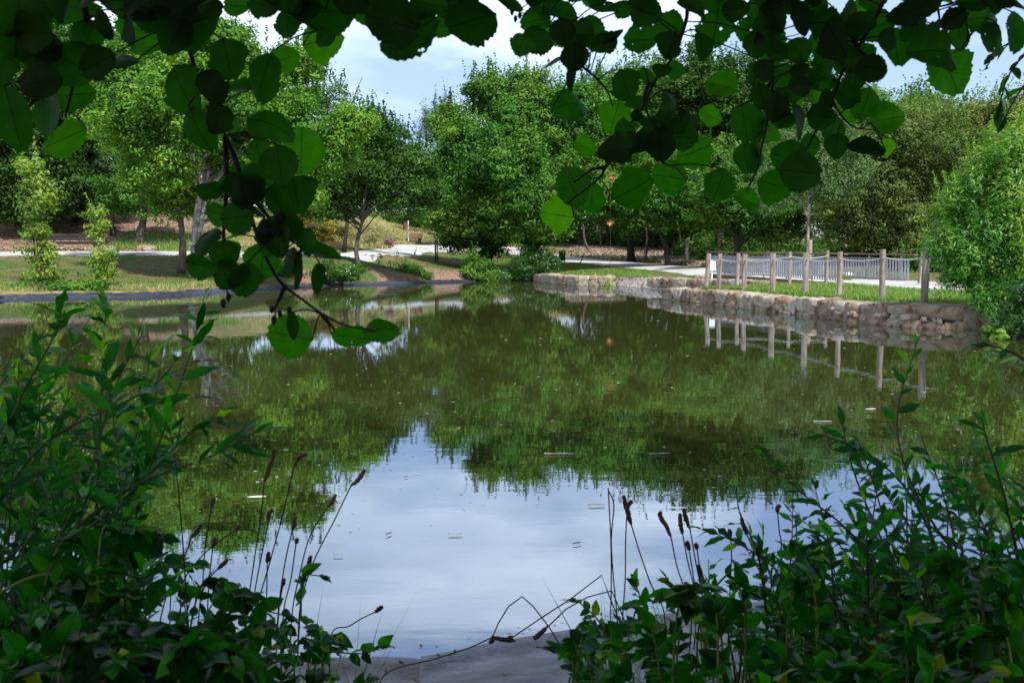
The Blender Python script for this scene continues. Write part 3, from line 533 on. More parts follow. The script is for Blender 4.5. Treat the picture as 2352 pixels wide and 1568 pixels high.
# dark wood behind everything
src = tree((1500, 108), [(1500, 420, 140, 130), (1420, 330, 100, 100), (1590, 330, 100, 100)], 14000, .34, 'dark', 'darkbark', .3, 'dark tree deep in the wood behind the litter bin', name='wood_tree', group=BG)
src2 = tree((560, 100), [(560, 380, 150, 130), (470, 300, 100, 100), (640, 300, 100, 90)], 14000, .32, 'mid', 'darkbark', .3, 'tree on the hill behind the yellow broom', name='wood_tree', group=BG)
bgpos = [(-300, 74, 1.0, src, 'dark wood tree beyond the left edge of the bench bank'), (-150, 84, .95, src2, 'wood tree behind the two dark trees above the bench'), (60, 92, 1.0, src, 'wood tree on the hill above the leaf litter bank'), (250, 92, .95, src2, 'wood tree behind the grey-leafed shrub'),
         (420, 100, .95, src, 'wood tree behind the lichen-white oak'), (1150, 120, .9, src2, 'far tree directly behind the large middle oak'), (1330, 116, .95, src, 'far tree behind the litter bin'), (1640, 104, 1.05, src, 'wood tree behind the left end of the bridge'),
         (1760, 100, 1.0, src2, 'wood tree behind the tall dark oak'), (1900, 90, .9, src, 'wood tree behind the ash and the rope posts'), (2060, 80, .78, src2, 'wood tree behind the shadowy thicket'), (2200, 78, .7, src, 'wood tree behind the olive thicket'), (2380, 74, .72, src2, 'wood tree behind the bright willow bush'),
         (1250, 138, .9, src, 'farthest wood tree seen left of the litter bin'), (1420, 132, 1.0, src2, 'farthest wood tree beyond the dead bracken'), (1540, 128, 1.05, src, 'farthest wood tree beyond the black leaning trunk'), (1680, 122, 1.0, src2, 'farthest wood tree beyond the bridge handrail'), (1480, 112, .8, src, 'low wood tree standing in the dead bracken'), (1600, 108, .8, src2, 'low wood tree left of the bridge in deep shade'),
         (-60, 94, 1.1, src, 'wood tree highest on the bank above the long bench'), (340, 108, 1.1, src, 'far wood tree above the stump-like oak'), (650, 125, 1.0, src2, 'far wood tree above the broom'), (700, 132, .55, src, 'low far tree on the skyline above the dry grass'), (985, 140, .5, src2, 'low far tree above the small red-brown bench')]
for x, d, s, sr, lab in bgpos:
    p = P(x, 600, d); copy_tree(sr, (p.x, p.y, tz(p.x, p.y) - .1), random.uniform(0, 6), s, lab, BG)
src3 = bush((700, 560, 100), [(700, 520, 70, 42), (760, 530, 50, 34), (640, 535, 50, 30)], 5200, .26, 'dark', 'dark undergrowth bush on the hill behind the broom', name='undergrowth_bush', group='undergrowth bushes below the background trees')
labs = ['behind the left end of the long bench', 'behind the middle of the long bench', 'behind the grey-leafed shrub', 'between the long bench and the oak bank', 'above the flat lichen-grey rock', 'behind the lichen-white oak trunk', 'at the top of the dry grass slope', 'behind the small red-brown bench', 'behind the sign post',
        'at the far end of the gravel fork', 'behind the middle oak trunk', 'far behind the litter bin', 'beyond the thin pale trunk', 'beyond the forked sapling stem', 'beyond the brown stem in the bracken', 'beyond the black leaning trunk', 'beyond the pale bent trunk', 'behind the white plate', 'behind the bridge handrail start', 'behind the middle of the bridge', 'behind the ash stake', 'behind the end of the bridge rail', 'below the olive thicket', 'behind the last rope post', 'close behind the first bridge railing bay', 'close behind the fifth rope post', 'close behind the ash trunk', 'close behind the seventh rope post', 'just left of the bridge entrance']
for i, (x, d, sc) in enumerate([(-60, 80, 1), (70, 80, 1.1), (210, 84, 1), (300, 88, 1), (400, 92, 1.1), (520, 98, 1.2), (860, 138, 1.6), (950, 142, 1.6), (1020, 140, 1.5), (1100, 138, 1.6), (1200, 130, 1.5), (1320, 122, 1.5), (1390, 124, 1.6), (1450, 118, 1.5), (1500, 122, 1.6), (1560, 112, 1.5), (1620, 108, 1.5), (1690, 96, 1.3), (1760, 88, 1.2), (1830, 82, 1.1), (1910, 74, 1.1), (2000, 62, .8), (2080, 58, .8), (2170, 50, .7), (1700, 76, .8), (1790, 72, .8), (1860, 68, .8), (1950, 64, .8), (1640, 88, 1.0)]):
    p = P(x, 600, d); copy_tree(src3, (p.x, p.y, tz(p.x, p.y) - .1), random.uniform(0, 6), sc * random.uniform(.9, 1.15), 'dark undergrowth bush ' + labs[i], 'undergrowth bushes below the background trees')
# thin trunks in the open wood floor right of the path
for i, (x, y, d, h, r, lab) in enumerate([(1353, 577, 104, 60, .16, 'thin pale trunk nearest the litter bin in the open wood'), (1380, 575, 108, 60, .12, 'slim dark trunk leaning left behind the bracken'), (1399, 572, 112, 60, .2, 'thick dark trunk behind the dead bracken'),
        (1445, 585, 100, 40, .08, 'forked pale sapling stem in the dead bracken'), (1480, 583, 98, 60, .12, 'straight brown stem behind the dead bracken'), (1560, 580, 100, 60, .12, 'grey stem behind the black leaning trunk'), (1477, 606, 84, 45, .1, 'short leaning grey stem at the edge of the path'),
        (1577, 606, 78, 60, .2, 'pale bent trunk just right of the black leaning trunk'), (1650, 596, 88, 70, .22, 'dark trunk behind the leftmost rope post'), (1700, 600, 80, 80, .3, 'very dark trunk at the left end of the bridge rail'), (1745, 600, 82, 70, .16, 'slanting dark stem behind the bridge handrail')]):
    b = P(x, y, d); z = tz(b.x, b.y); t = P(x + random.uniform(-14, 14), y - h, d); e = empty('bare_tree', (b.x, b.y, z - .1), lab, 'tree trunk', 'stems in the open wood')
    MB().tube(bez([Vector((b.x, b.y, z - .1)), Vector((b.x, b.y, z)).lerp(t, .5) + Vector((random.uniform(-.25, .25), 0, 0)), t], 8), [r * (1 - .05 * j) for j in range(9)], 8, wob=.1).build('trunk', M['bark' if i in (0, 3, 6, 7) else 'darkbark'], e, True)
# shrubs and young trees
bush((90, 655, 41.5), [(85, 560, 40, 70), (90, 470, 45, 60), (70, 400, 35, 45), (95, 630, 40, 25)], 3600, .14, 'sapl', 'taller yellow-green sapling standing between bench and liner', name='sapling', cat='sapling', stems=14, gap=.25, clump=.42)
bush((235, 655, 41.5), [(238, 600, 34, 45), (225, 520, 22, 50), (235, 640, 38, 20)], 2300, .13, 'sapl', 'shorter yellow-green sapling right of the long bench', name='sapling', cat='sapling', stems=12, gap=.25, clump=.38)
bush((790, 640, 57), [(790, 622, 62, 24), (760, 632, 40, 16)], 5200, .12, 'dark', 'low rounded cistus mound dotted with white flowers', name='cistus_shrub', stems=4)
bush((640, 630, 55), [(650, 622, 45, 22)], 3000, .12, 'dark', 'dark low mound half hidden behind the hanging alder twig', name='cistus_shrub', stems=4)
bush((720, 548, 78), [(700, 535, 65, 36), (760, 530, 45, 34)], 6500, .15, 'broom', 'yellow flowering broom bush on the dry slope', name='broom_bush', stems=4, aspect=.35)
bush((835, 560, 82), [(850, 535, 45, 34), (800, 525, 40, 26)], 5000, .22, 'dry', 'clump of tall straw-coloured grass beside the broom', name='grass_clump', cat='grass clump', aspect=.12, stems=2)
bush((893, 560, 86), [(893, 554, 14, 8)], 500, .13, 'heather', 'small mauve heather tuft by the path bend', name='heather_tuft', stems=2)
bush((925, 628, 66), [(890, 622, 30, 12), (935, 620, 30, 14), (975, 632, 20, 8)], 3000, .15, 'mid', 'patch of bright green brambles above the black liner', name='bramble_patch', cat='bramble', stems=3)
bush((1270, 640, 70), [(1240, 622, 65, 30), (1180, 632, 50, 22), (1255, 600, 22, 26), (1210, 590, 60, 26)], 15000, .17, 'water_w', 'dark willow bush overhanging the water where the stone wall starts', name='waterside_bush', aspect=.3)
bush((1095, 640, 70), [(1095, 615, 30, 26), (1120, 635, 45, 14)], 5000, .18, 'mid', 'leafy shrub at the foot of the low spreading oak', name='waterside_shrub')
bush((1390, 650, 57), [(1393, 651, 6, 5)], 160, .1, 'sapl', 'tiny green tuft growing from the ramp end of the wall', name='wall_tuft', cat='plant', stems=1)
bush((150, 665, 40.5), [(150, 660, 60, 9), (60, 662, 40, 8), (215, 660, 30, 10)], 2600, .13, 'mid', 'strip of creeping green weeds along the sandy bank', name='weed_patch', cat='weeds', stems=1)
# bright willow at the right
bush((2290, 715, 20.5), [(2310, 560, 135, 120, 20.5), (2350, 440, 100, 100, 20.5), (2235, 600, 80, 70, 20.5), (2380, 620, 120, 110, 20), (2305, 678, 92, 46, 20.0), (2190, 480, 40, 40, 20.8), (2235, 410, 34, 40, 20.6), (2290, 370, 40, 55, 20.5), (2170, 560, 34, 40, 20.6), (2345, 330, 34, 40, 20.6)], 46000, .11, 'willow_b', 'bright yellow-green willow bush spilling over the right end of the stone wall', name='willow_bush', stems=30, aspect=.22, sprig=.9, clump=.26, flat=.9, gap=.2)
bush((2330, 770, 18), [(2350, 740, 55, 34, 18), (2390, 690, 60, 60, 18)], 7000, .1, 'water_w', 'dark lower willow growth touching the water beyond the wall end', name='willow_bush', aspect=.25, stems=8)
bush((2262, 765, 18.4), [(2266, 758, 9, 14, 18.4), (2285, 775, 12, 7, 18)], 260, .07, 'willow_b', 'light green ivy sprigs hanging at the last wall stone', name='ivy_sprig', cat='ivy', stems=1, aspect=.8, clump=.1)
# dead twig in the middle oak, seen as a rust patch
for x, y, d, lab in ((1405, 408, 66, 'rust brown dead twig hanging below the tall oak'), (1403, 512, 66, 'small withered reddish leaf spray under the tall oak')):
    bush((x, y, d), [(x, y, 5, 16 if y < 450 else 5)], 50, .16, 'deadl', lab, name='dead_twig', cat='dead twig', stems=1, clump=.2)

# ------------------------------------------------------------------ pond liner, walls, ramp
def liner(name, pts, mat, label, w_in=.5, w_out=.55, h=.26, nper=10, amp=.05, m=8, cat='pond liner', fold=2.2):
    pts = bez([Vector((p[0], p[1], 0)) for p in pts], nper * (len(pts) - 1)); V = []; n = len(pts)
    for i, p in enumerate(pts):
        t = (pts[min(i+1, n-1)] - pts[max(i-1, 0)]).normalized(); nn = Vector((-t.y, t.x, 0))
        for j in range(m + 1):
            s = -w_in + (w_in + w_out) * j / m; q = p + nn * s
            z = (-.11 if s < -.05 else .03) + max(0, min(1, s / .28)) * h * .7 + max(0, s / w_out) * h * .3
            z += amp * mnoise.noise(Vector((q.x * fold, q.y * fold, 1.7))) * (1 if s > .1 else .3) + .5 * amp * mnoise.noise(Vector((q.x * fold * 3, q.y * fold * 3, 5))) * (1 if s > .1 else .3)
            if j == m: z -= .12
            V.append((q.x, q.y, z))
    f = [(i*(m+1)+j, (i+1)*(m+1)+j, (i+1)*(m+1)+j+1, i*(m+1)+j+1) for i in range(n-1) for j in range(m)]
    return tag(link_mesh(name, np_mesh(name, V, np.array(f), True), mat), label, cat)
liner('pond_liner', [(p[0], p[1]) for p in shore[:11]], M['liner'], 'wrinkled blue-black rubber pond liner along the far left bank', w_in=.35, w_out=.85, h=.12, nper=40, amp=.07, fold=3.4, m=12)
def cubesphere(n=7):
    V = []; Fq = []
    for ax in range(3):
        for s in (-1, 1):
            b = len(V)
            for i in range(n):
                for j in range(n):
                    p = [0, 0, 0]; p[ax] = s; p[(ax+1) % 3] = -1 + 2 * i / (n-1); p[(ax+2) % 3] = (-1 + 2 * j / (n-1)) * s; V.append(p)
            for i in range(n-1):
                for j in range(n-1): Fq.append((b+i*n+j, b+(i+1)*n+j, b+(i+1)*n+j+1, b+i*n+j+1))
    return np.array(V, float), np.array(Fq)
CV, CF = cubesphere(9)
def boulder(name, c, half, rz, mat, parent, rnd=.28, nz=.12, label=None, cat=None):
    V = CV.copy(); L_ = np.linalg.norm(V, axis=1, keepdims=True); sph = V / L_ * 1.22; V = V * (1 - rnd) + sph * rnd
    V = V * np.array(half); ca, sa = math.cos(rz), math.sin(rz); V = np.stack([V[:, 0]*ca - V[:, 1]*sa, V[:, 0]*sa + V[:, 1]*ca, V[:, 2]], 1)
    s = max(half); o = Vector((c[0] * 3, c[1] * 3, c[2] * 3)); mh = min(half)
    for i in range(len(V)):
        v = Vector(V[i]); k = nz * mh * 2.2; q = v / s * 1.6 + o
        V[i] += np.array(mnoise.noise_vector(q)) * k + np.array(mnoise.noise_vector(q * 3.3)) * k * .8
    if parent is not None: V = V + (np.array(c) - np.array(parent.location)); me = np_mesh(name, V, CF, False); o_ = bpy.data.objects.new(name, me); o_.parent = parent
    else: me = np_mesh(name, V, CF, False); o_ = bpy.data.objects.new(name, me); o_.location = c
    bm_merge(me); me.materials.append(mat); COL.objects.link(o_)
    if label: tag(o_, label, cat)
    return o_
import bmesh
def bm_merge(me):
    bm = bmesh.new(); bm.from_mesh(me); bmesh.ops.remove_doubles(bm, verts=bm.verts, dist=1e-4); bm.to_mesh(me); bm.free()
def along(poly, x):
    for (x0, y0), (x1, y1) in zip(poly, poly[1:]):
        if x0 <= x <= x1: return y0 + (y1 - y0) * (x - x0) / (x1 - x0)
    return poly[-1][1]
def c5(x): return (2600 + x * .636) * .5742
def wall_block(e, poly, x0, x1, z0, z1, thick, mat, name='boulder', proud=0, rnd=.3):
    a = PW(x0, along(poly, x0)); b = PW(x1, along(poly, x1)); t = (b - a); L_ = t.length; t.normalize(); nn = Vector((-t.y, t.x, 0))
    if nn.y < 0: nn = -nn
    c = (a + b) / 2 + nn * (thick / 2 - proud); c.z = (z0 + z1) / 2
    boulder(name, tuple(c), (L_ / 2 * 1.0, thick / 2, (z1 - z0) / 2), math.atan2(t.y, t.x), mat, e, rnd)
e = empty('stone_wall', PW(1520, 686.4), 'long dry stone retaining wall below the rope posts on the right bank', 'stone wall')
ms = [M['stone'], M['stone2'], M['stone3']]
bx = [75, 140, 185, 245, 320, 400, 470, 535, 640, 750, 830, 910, 1035, 1150]
for i, (a, b) in enumerate(zip(bx, bx[1:])):
    h = .43 if i < 6 else .43
    if b - a > 60 and i % 3 == 2:
        wall_block(e, wall2_px, c5(a), c5(b), .1, h + random.uniform(-.02, .03), .75, ms[i % 3]); wall_block(e, wall2_px, c5(a) + 2, c5(b) - 3, -.2, .13, .6, ms[(i + 1) % 3], rnd=.4)
    else: wall_block(e, wall2_px, c5(a) + .8, c5(b) - .8, -.22, h + random.uniform(-.04, .03), .75, ms[(i * 5) % 3 if i % 4 else 1])
for a, b, z0, z1, k, rn in [(1150, 1218, .2, .44, 2, .4), (1215, 1305, .17, .45, 0, .35), (1305, 1482, .2, .46, 1, .3), (1480, 1975, .17, .47, 0, .25), (1970, 2080, -.25, .48, 1, .22), (2070, 2200, -.25, .5, 0, .25),
                          (1138, 1240, -.22, .24, 1, .45), (1238, 1312, -.22, .14, 0, .5), (1305, 1490, -.22, .24, 1, .45), (1470, 1685, -.22, .17, 0, .4), (1683, 1860, -.22, .13, 1, .2), (1855, 2000, -.22, .15, 0, .2)]:
    wall_block(e, wall2_px, c5(a), c5(b), z0, z1, .8, ms[k], proud=.03 if z1 < .3 else 0, rnd=rn)
for a, z, k in [(1158, .26, 2), (1178, .19, 0), (1250, .19, 2), (1275, .2, 0), (1300, .15, 0), (1438, .2, 2), (1478, .22, 1), (1528, .19, 0), (1596, .2, 2), (1725, .19, 2), (1790, .17, 0), (1815, .16, 2), (835, .02, 0), (860, .03, 2), (885, .01, 0), (560, .0, 0), (120, .02, 1), (150, .0, 0), (1020, .1, 2), (1030, .3, 0), (1040, .0, 1), (700, .0, 0), (340, .0, 1), (300, .02, 0)]:
    w = random.uniform(14, 26) * (1.6 if a == 1596 else 1); hz = random.uniform(.045, .07)
    wall_block(e, wall2_px, c5(a - w), c5(a + w), z - hz, z + hz, .35, ms[k], 'rubble_stone', proud=.04, rnd=.6)
def c4(x): return (2050 + x * .34) * .5742
e = empty('stone_wall', PW(1220, 646), 'short far stone wall between the dark waterside bush and the cobbled ramp', 'stone wall')
for i, (a, b) in enumerate([(222, 330), (325, 420), (415, 515), (510, 640), (630, 775), (770, 900), (895, 1012), (1008, 1165)]):
    wall_block(e, wall1_px, c4(a), c4(b), -.2, .53 + random.uniform(-.03, .03), .9, M['stone3'] if i % 3 else M['stone'], rnd=.22)
for a in (600, 780, 985, 1060, 1100): wall_block(e, wall1_px, c4(a - 25), c4(a + 25), -.05, .12, .4, M['stone'], 'rubble_stone', proud=.08, rnd=.5)
# cobbled ramp
def ramp_mesh():
    lo = bez([PW(1400, 656.5, -.05), PW(1450, 661, -.05), PW(1520, 668, -.05), PW(1580, 676, -.05)], 24); up = bez([P(1418, 638, 58), P(1500, 640, 52), P(1560, 650, 46), P(1640, 662, 40)], 24)
    V = []; m = 8; k = min(len(lo), len(up))
    for a, b in zip(lo[:k], up[:k]):
        for j in range(m + 1):
            q = a.lerp(b, j / m); q.z += .03 * mnoise.noise(q * 2.5) + .05; V.append(tuple(q))
    f = [(i*(m+1)+j, (i+1)*(m+1)+j, (i+1)*(m+1)+j+1, i*(m+1)+j+1) for i in range(k-1) for j in range(m)]
    tag(link_mesh('cobbled_ramp', np_mesh('cobbled_ramp', V, np.array(f), True), M['cobble']), 'sloping cobbled stone ramp running into the water between the two walls', 'ramp')
ramp_mesh()
e = empty('stone_kerb', P(1509, 655, 46), 'low kerb of purplish stones behind the ramp and first rope posts', 'stone kerb')
xs = [1500, 1528, 1556, 1590, 1622, 1650, 1680, 1722, 1760]
for i, (a, b) in enumerate(zip(xs, xs[1:])):
    d = 45 - i * .8; p = P(a, 640 + i * .9, d); q = P(b, 640 + i * .9, d - .8); c = (p + q) / 2; c.z -= .16
    boulder('kerb_stone', tuple(c), ((q - p).length / 2, .35, .2), math.atan2(q.y - p.y, q.x - p.x), ms[1 if i % 2 else 2], e, .3)
for x, y, d, hw, lab in [(336, 556, 62, (.55, .35, .28), 'grey rock on the bank just right of the bench'), (365, 520, 74, (1.5, .5, .35), 'long flat lichen-grey rock higher on the bank'), (230, 545, 61, (.8, .4, .25), 'dark rock behind the right end of the bench'),
                         (1948, 634, 48, (.2, .2, .1), 'white stone seen between the bridge balusters'), (1600, 633, 52, (.14, .12, .08), 'small pale stone on the gravel before the bridge')]:
    p = P(x, y, d); boulder('rock', (p.x, p.y, tz(p.x, p.y) + hw[2] * .3), hw, .3, M['white'] if x == 1948 else M['stone'], None, .5, .16, lab, 'rock')

# ------------------------------------------------------------------ rope fences
def wood_post(e, x, yt, yb, d, w, xt=None):
    b = P(x, yb, d); t = P(xt if xt is not None else x, yt, d); b.z = min(b.z, tz(b.x, b.y)) - .1
    pp = [b + (t - b) * (i / 6) for i in range(7)]; pp = [p + Vector((random.uniform(-.008, .008), 0, 0)) for p in pp]
    MB().tube(pp, [w * random.uniform(.94, 1.04) for _ in pp], 12, wob=.04).build('post', M['wood'], e, False)
    return t
def rope(e, a, b, sag, r=.022):
    pts = [Vector(a).lerp(Vector(b), i / 14) - Vector((0, 0, sag * 4 * (i / 14) * (1 - i / 14))) for i in range(15)]
    MB().tube(pts, r, 7).build('rope', M['rope'], e, True)
front = [(1621, 582, 659.7, 36.8, .085, 1628.5), (1650, 582.4, 663.3, 35.3, .08, 1654.5), (1708.7, 583.5, 667.4, 34.1, .085, 1711), (1775, 582, 672.7, 31.5, .092, 1775), (1850, 579.8, 678, 29.1, .088, 1852), (1928, 577.4, 685.5, 26.4, .07, 1929.5), (2026, 572.7, 691, 24.2, .07, 2028), (2122, 568, 695.5, 22.4, .085, 2128.6)]
back = [(1692.7, 582, 661.3, 36.9, .075, 1696), (1813, 577.7, 658.6, 36.3, .065, 1815), (1898, 574.8, 652.6, 37.2, .07, 1901), (2112, 574, 647, 37.5, .085, 2120)]
def rope_fence(rows, label, extra=None, skip=()):
    p0 = P(rows[0][0], rows[0][2], rows[0][3]); e = empty('rope_fence', p0, label, 'rope fence'); tops = [wood_post(e, *r) for r in rows]
    for i, (a, b) in enumerate(zip(tops, tops[1:])):
        if i in skip: continue
        dz = Vector((0, -.11, -.2)); rope(e, a + dz, b + dz, .07, .016)
    if extra: rope(e, tops[-1] + Vector((0, 0, -.15)), extra, .1)
    return e
rope_fence(front, 'front row of eight weathered posts joined by sagging pale rope along the wall', P(2240, 598, 21))
rope_fence(back, 'rear row of four posts with thinner rope beside the footbridge', skip=(2,))
b = P(1860, 645, 45.5); mb = MB(); mb.tube([Vector((b.x, b.y, .3)), P(1860.5, 600, 45.5), P(1861, 550.5, 45.5)], .09, 10, wob=.04)
tag(mb.build('tree_stake', M['wood']), 'tall reddish wooden stake beside the ash trunk', 'stake')
# ------------------------------------------------------------------ footbridge
def footbridge():
    A_, B_ = Vector((10.3, 52.6, .78)), Vector((12.9, 38.7, .57)); A2, B2 = Vector((13.6, 53.2, .78)), Vector((16.6, 41.2, .56))
    e = empty('footbridge', A_, 'footbridge with pale deck and grey slatted railings capped in brown wood', 'footbridge')
    mb = MB(); v = [A_, B_, B2, A2]; top = [p.copy() for p in v]
    for p in top: p.z += .0
    mb.v += top + [p - Vector((0, 0, .09)) for p in top]; mb.f += [(0, 1, 2, 3), (7, 6, 5, 4), (0, 4, 5, 1), (1, 5, 6, 2), (2, 6, 7, 3), (3, 7, 4, 0)]
    mb.build('deck', M['deck'], e)
    ax = (B_ - A_).normalized(); sd = Vector((ax.y, -ax.x, 0)); sd = -sd if sd.x > 0 else sd
    g = MB(); g.beam(A_ + sd * .06 - Vector((0, 0, .14)), B_ + sd * .06 - Vector((0, 0, .14)), .1, .2); g.build('girder', M['rail'], e)
    g = MB(); g.beam(A2 - Vector((0, 0, .16)), B2 - Vector((0, 0, .16)), .1, .2); g.build('girder', M['rail'], e)
    g = MB(); g.box(A_ + ax * 1.2 + Vector((1.6, .1, -.45)), (3.2, 1.6, .8), -.1); g.build('abutment', M['conc'], e)
    for (a, b) in ((A_, B_), (A2, B2)):
        Lr = (b - a).length; up = Vector((0, 0, 1)); n = int(Lr / .105); d = (b - a) / Lr; h = 1.1
        rl = MB(); rl.beam(a + up * (h - .17), b + up * (h - .17), .04, .025); rl.beam(a + up * .06, b + up * .06, .04, .03)
        for i in range(int(Lr / 2.3) + 1): q = a + d * min(Lr - .03, i * 2.3); rl.box(q + up * (h / 2 - .02), (.06, .06, h - .05), math.atan2(d.y, d.x))
        r = rl.build('railing', M['metal'], e)
        sl_ = MB()
        for i in range(1, n // 2): sl_.box(a + d * (i * .21) + up * ((h - .17 + .05) / 2), (.075, .018, h - .26), math.atan2(d.y, d.x) + .5)
        s = sl_.build('baluster_slats', M['metal']); s.parent = r; s.location = (0, 0, 0)
        hb = MB(); hb.beam(a - d * .1 + up * h, b + d * .1 + up * h, .16, .05); hh = hb.build('handrail', M['rail'], bevel=.01); hh.parent = r; hh.location = (0, 0, 0)
footbridge()
# sign by the bridge
e = empty('notice_sign', P(1634, 636, 43), 'blank white plate on a thin post between the two leftmost rope posts', 'sign')
p = P(1637.6, 610, 43); MB().box(p, (.25, .02, .43), .15).build('plate', M['white'], e, bevel=.004)
MB().tube([P(1635, 641, 43.05), P(1636, 612, 43.05)], .03, 8).build('post', M['white'], e)
# ------------------------------------------------------------------ benches, bin, posts
def bench1():
    c = P(169, 575, 62.6); z = tz(c.x, c.y); e = empty('park_bench', (c.x, c.y, z), 'long dark timber bench above the left path, between the saplings', 'bench')
    hw = 134 * 62.6 / F / 2; o = Vector((c.x, c.y, z)); s = .5
    MB().box(o + Vector((0, 0, s - .02)), (hw * 2, .42, .16)).build('seat', M['bench'], e, bevel=.01)
    for k in (.24, .47): MB().box(o + Vector((0, .22 + k * .2, s + k)), (hw * 2 - .1, .07, .19), 0, (-.2, 0)).build('back_slat', M['bench'], e, bevel=.01)
    for sx in (-1, 1):
        MB().box(o + Vector((sx * hw * .72, .05, s / 2 - .08)), (.14, .4, s)).build('leg', M['bench'], e)
        MB().box(o + Vector((sx * hw * .72, .33, s + .2)), (.1, .06, .65), 0, (-.2, 0)).build('back_support', M['bench'], e)
bench1()
def bench2():
    c = P(950, 557, 112); z = tz(c.x, c.y); o = Vector((c.x, c.y, z)); e = empty('park_bench', o, 'small red-brown slatted bench at the fork of the gravel path', 'bench')
    rz = R(-28); X = Vector((math.cos(rz), math.sin(rz), 0)); Yv = Vector((-math.sin(rz), math.cos(rz), 0)); w = 1.9
    for k in range(3): MB().box(o + Yv * (-.18 + k * .16) + Vector((0, 0, .45)), (w, .12, .04), rz).build('seat_slat', M['bench2'], e)
    for k in range(4): MB().box(o + Yv * (.3 + k * .04) + Vector((0, 0, .55 + k * .14)), (w, .03, .11), rz, (-.25, 0)).build('back_slat', M['bench2'], e)
    for s in (-1, 1):
        MB().box(o + X * (s * .8) + Vector((0, 0, .22)), (.1, .5, .44), rz).build('leg', M['bench2'], e)
bench2()
c = P(938, 560, 106); z = tz(c.x, c.y); e = empty('sign_post', (c.x, c.y, z), 'white metal post with a reddish board in front of the small bench', 'sign post')
MB().tube([Vector((c.x, c.y, z)), Vector((c.x, c.y, z + 2.45))], .055, 8).build('post', M['white'], e)
MB().box((c.x - .28, c.y, z + 1.95), (.5, .03, .9)).build('board', M['bench2'], e)
for x, y, d, w, h, lab in [(1056, 557, 112, .36, .75, 'square grey concrete post under the oak boughs'), (1041, 556, 113, .1, .5, 'thin grey post left of the square concrete one')]:
    c = P(x, y, d); z = tz(c.x, c.y); tag(MB().box((c.x, c.y, z + h / 2), (w, w, h + .1)).build('concrete_post', M['conc'], bevel=.02), lab, 'post')
c = P(1069, 556, 114); tag(MB().box((c.x, c.y, tz(c.x, c.y) + .17), (1.2, .4, .38)).build('concrete_block', M['conc'], bevel=.02), 'low concrete block right of the square grey post', 'concrete block')
for x, yt, yb, lab in [(1000.6, 551, 600, 'thicker of the two dark stakes on the middle lawn'), (1005.2, 555, 600.6, 'thinner of the two dark stakes on the middle lawn')]:
    c = P(x, yb, 76); MB_ = MB().tube([Vector((c.x, c.y, tz(c.x, c.y) - .05)), P(x, yt, 76)], .075 if x < 1002 else .05, 8); tag(MB_.build('tree_stake', M['darkbark']), lab, 'stake')
c = P(1291, 600, 80); z = tz(c.x, c.y); e = empty('litter_bin', (c.x, c.y, z), 'dark green litter bin standing beside the gravel path', 'litter bin')
MB().tube([(c.x, c.y, z + .2), (c.x, c.y, z + .95)], .27, 16).build('body', M['bin'], e); MB().tube([(c.x, c.y, z + 1.0), (c.x, c.y, z + 1.05)], [.32, .3], 16).build('lid', M['bin'], e)
for s in (-.2, .2): MB().tube([(c.x + s, c.y, z - .05), (c.x + s, c.y, z + 1.02)], .025, 6).build('leg', M['bin'], e)
c = P(1327, 606, 78); MB_ = MB().tube(bez([Vector((c.x, c.y, tz(c.x, c.y) - .05)), P(1336, 598, 78), P(1340, 585, 78), P(1344, 584, 78)], 12), .035, 6)
tag(MB_.build('bent_stick', M['darkbark']), 'bent dark stick leaning over the path right of the litter bin', 'stick')

# ------------------------------------------------------------------ grass, litter, bracken (stuff)
def scatter_px(polys, n, dfun):
    out = []
    for _ in range(n):
        x0, x1, y0, y1 = polys[0][0], polys[0][1], polys[0][2], polys[0][3]
    return out
def blades(name, XY, h, w, mat, label, lean=.35, kind='stuff'):
    XY = np.asarray(XY); n = len(XY); z = terr(XY); B = np.column_stack([XY, z - .01]); hh = h * RNG.uniform(.4, 1.3, n)
    ang = RNG.uniform(0, 2 * np.pi, n); d = np.stack([np.cos(ang), np.sin(ang), np.zeros(n)], 1) * (w / 2)
    L1 = RNG.normal(size=(n, 2)) * lean; t = B + np.column_stack([L1 * hh[:, None], hh]); m_ = B + np.column_stack([L1 * hh[:, None] * .3, hh * .55])
    V = np.stack([B - d, B + d, m_ + d * .8, t, m_ - d * .8], 1).reshape(-1, 3); q = np.arange(n)[:, None] * 5
    Fq = np.concatenate([q + np.array([0, 1, 2, 4])]); T = q + np.array([4, 2, 3, 3])
    me = np_mesh(name, V, np.concatenate([q + np.array([0, 1, 2, 4])]), False, {'tint': np.repeat(RNG.random(n), 5)})
    tri = np_mesh(name, V, q + np.array([4, 2, 3]), False, {'tint': np.repeat(RNG.random(n), 5)})
    bm = bmesh.new(); bm.from_mesh(me); bm.from_mesh(tri); bm.to_mesh(me); bm.free()
    return tag(link_mesh(name, me, mat), label, kind=kind)
def region(pts, n, mind=.75):
    """random XY inside a world polygon"""
    a = np.array([(p.x, p.y) for p in pts]); lo, hi = a.min(0), a.max(0); q = RNG.uniform(lo, hi, (n, 2)); ins = np.zeros(n, bool); b = np.roll(a, -1, 0)
    for i in range(len(a)):
        c = ((a[i, 1] > q[:, 1]) != (b[i, 1] > q[:, 1])); ins ^= c & (q[:, 0] < a[i, 0] + (q[:, 1] - a[i, 1]) / ((b[i, 1] - a[i, 1]) or 1e-9) * (b[i, 0] - a[i, 0]))
    q = q[ins]; return q[shore_dist(q) > mind]
lawn = [P(1590, 664, 36.5), P(1709, 667, 34), P(1851, 681, 27.8), P(2027, 694, 23), P(2122, 698, 21.5), P(2330, 700, 20.8), P(2420, 690, 24), P(2300, 677, 29.6), P(2120, 669, 32), P(2027, 661, 34.6), P(1935, 653, 37.4), P(1880, 652, 38.5), P(1750, 658, 37.8)]
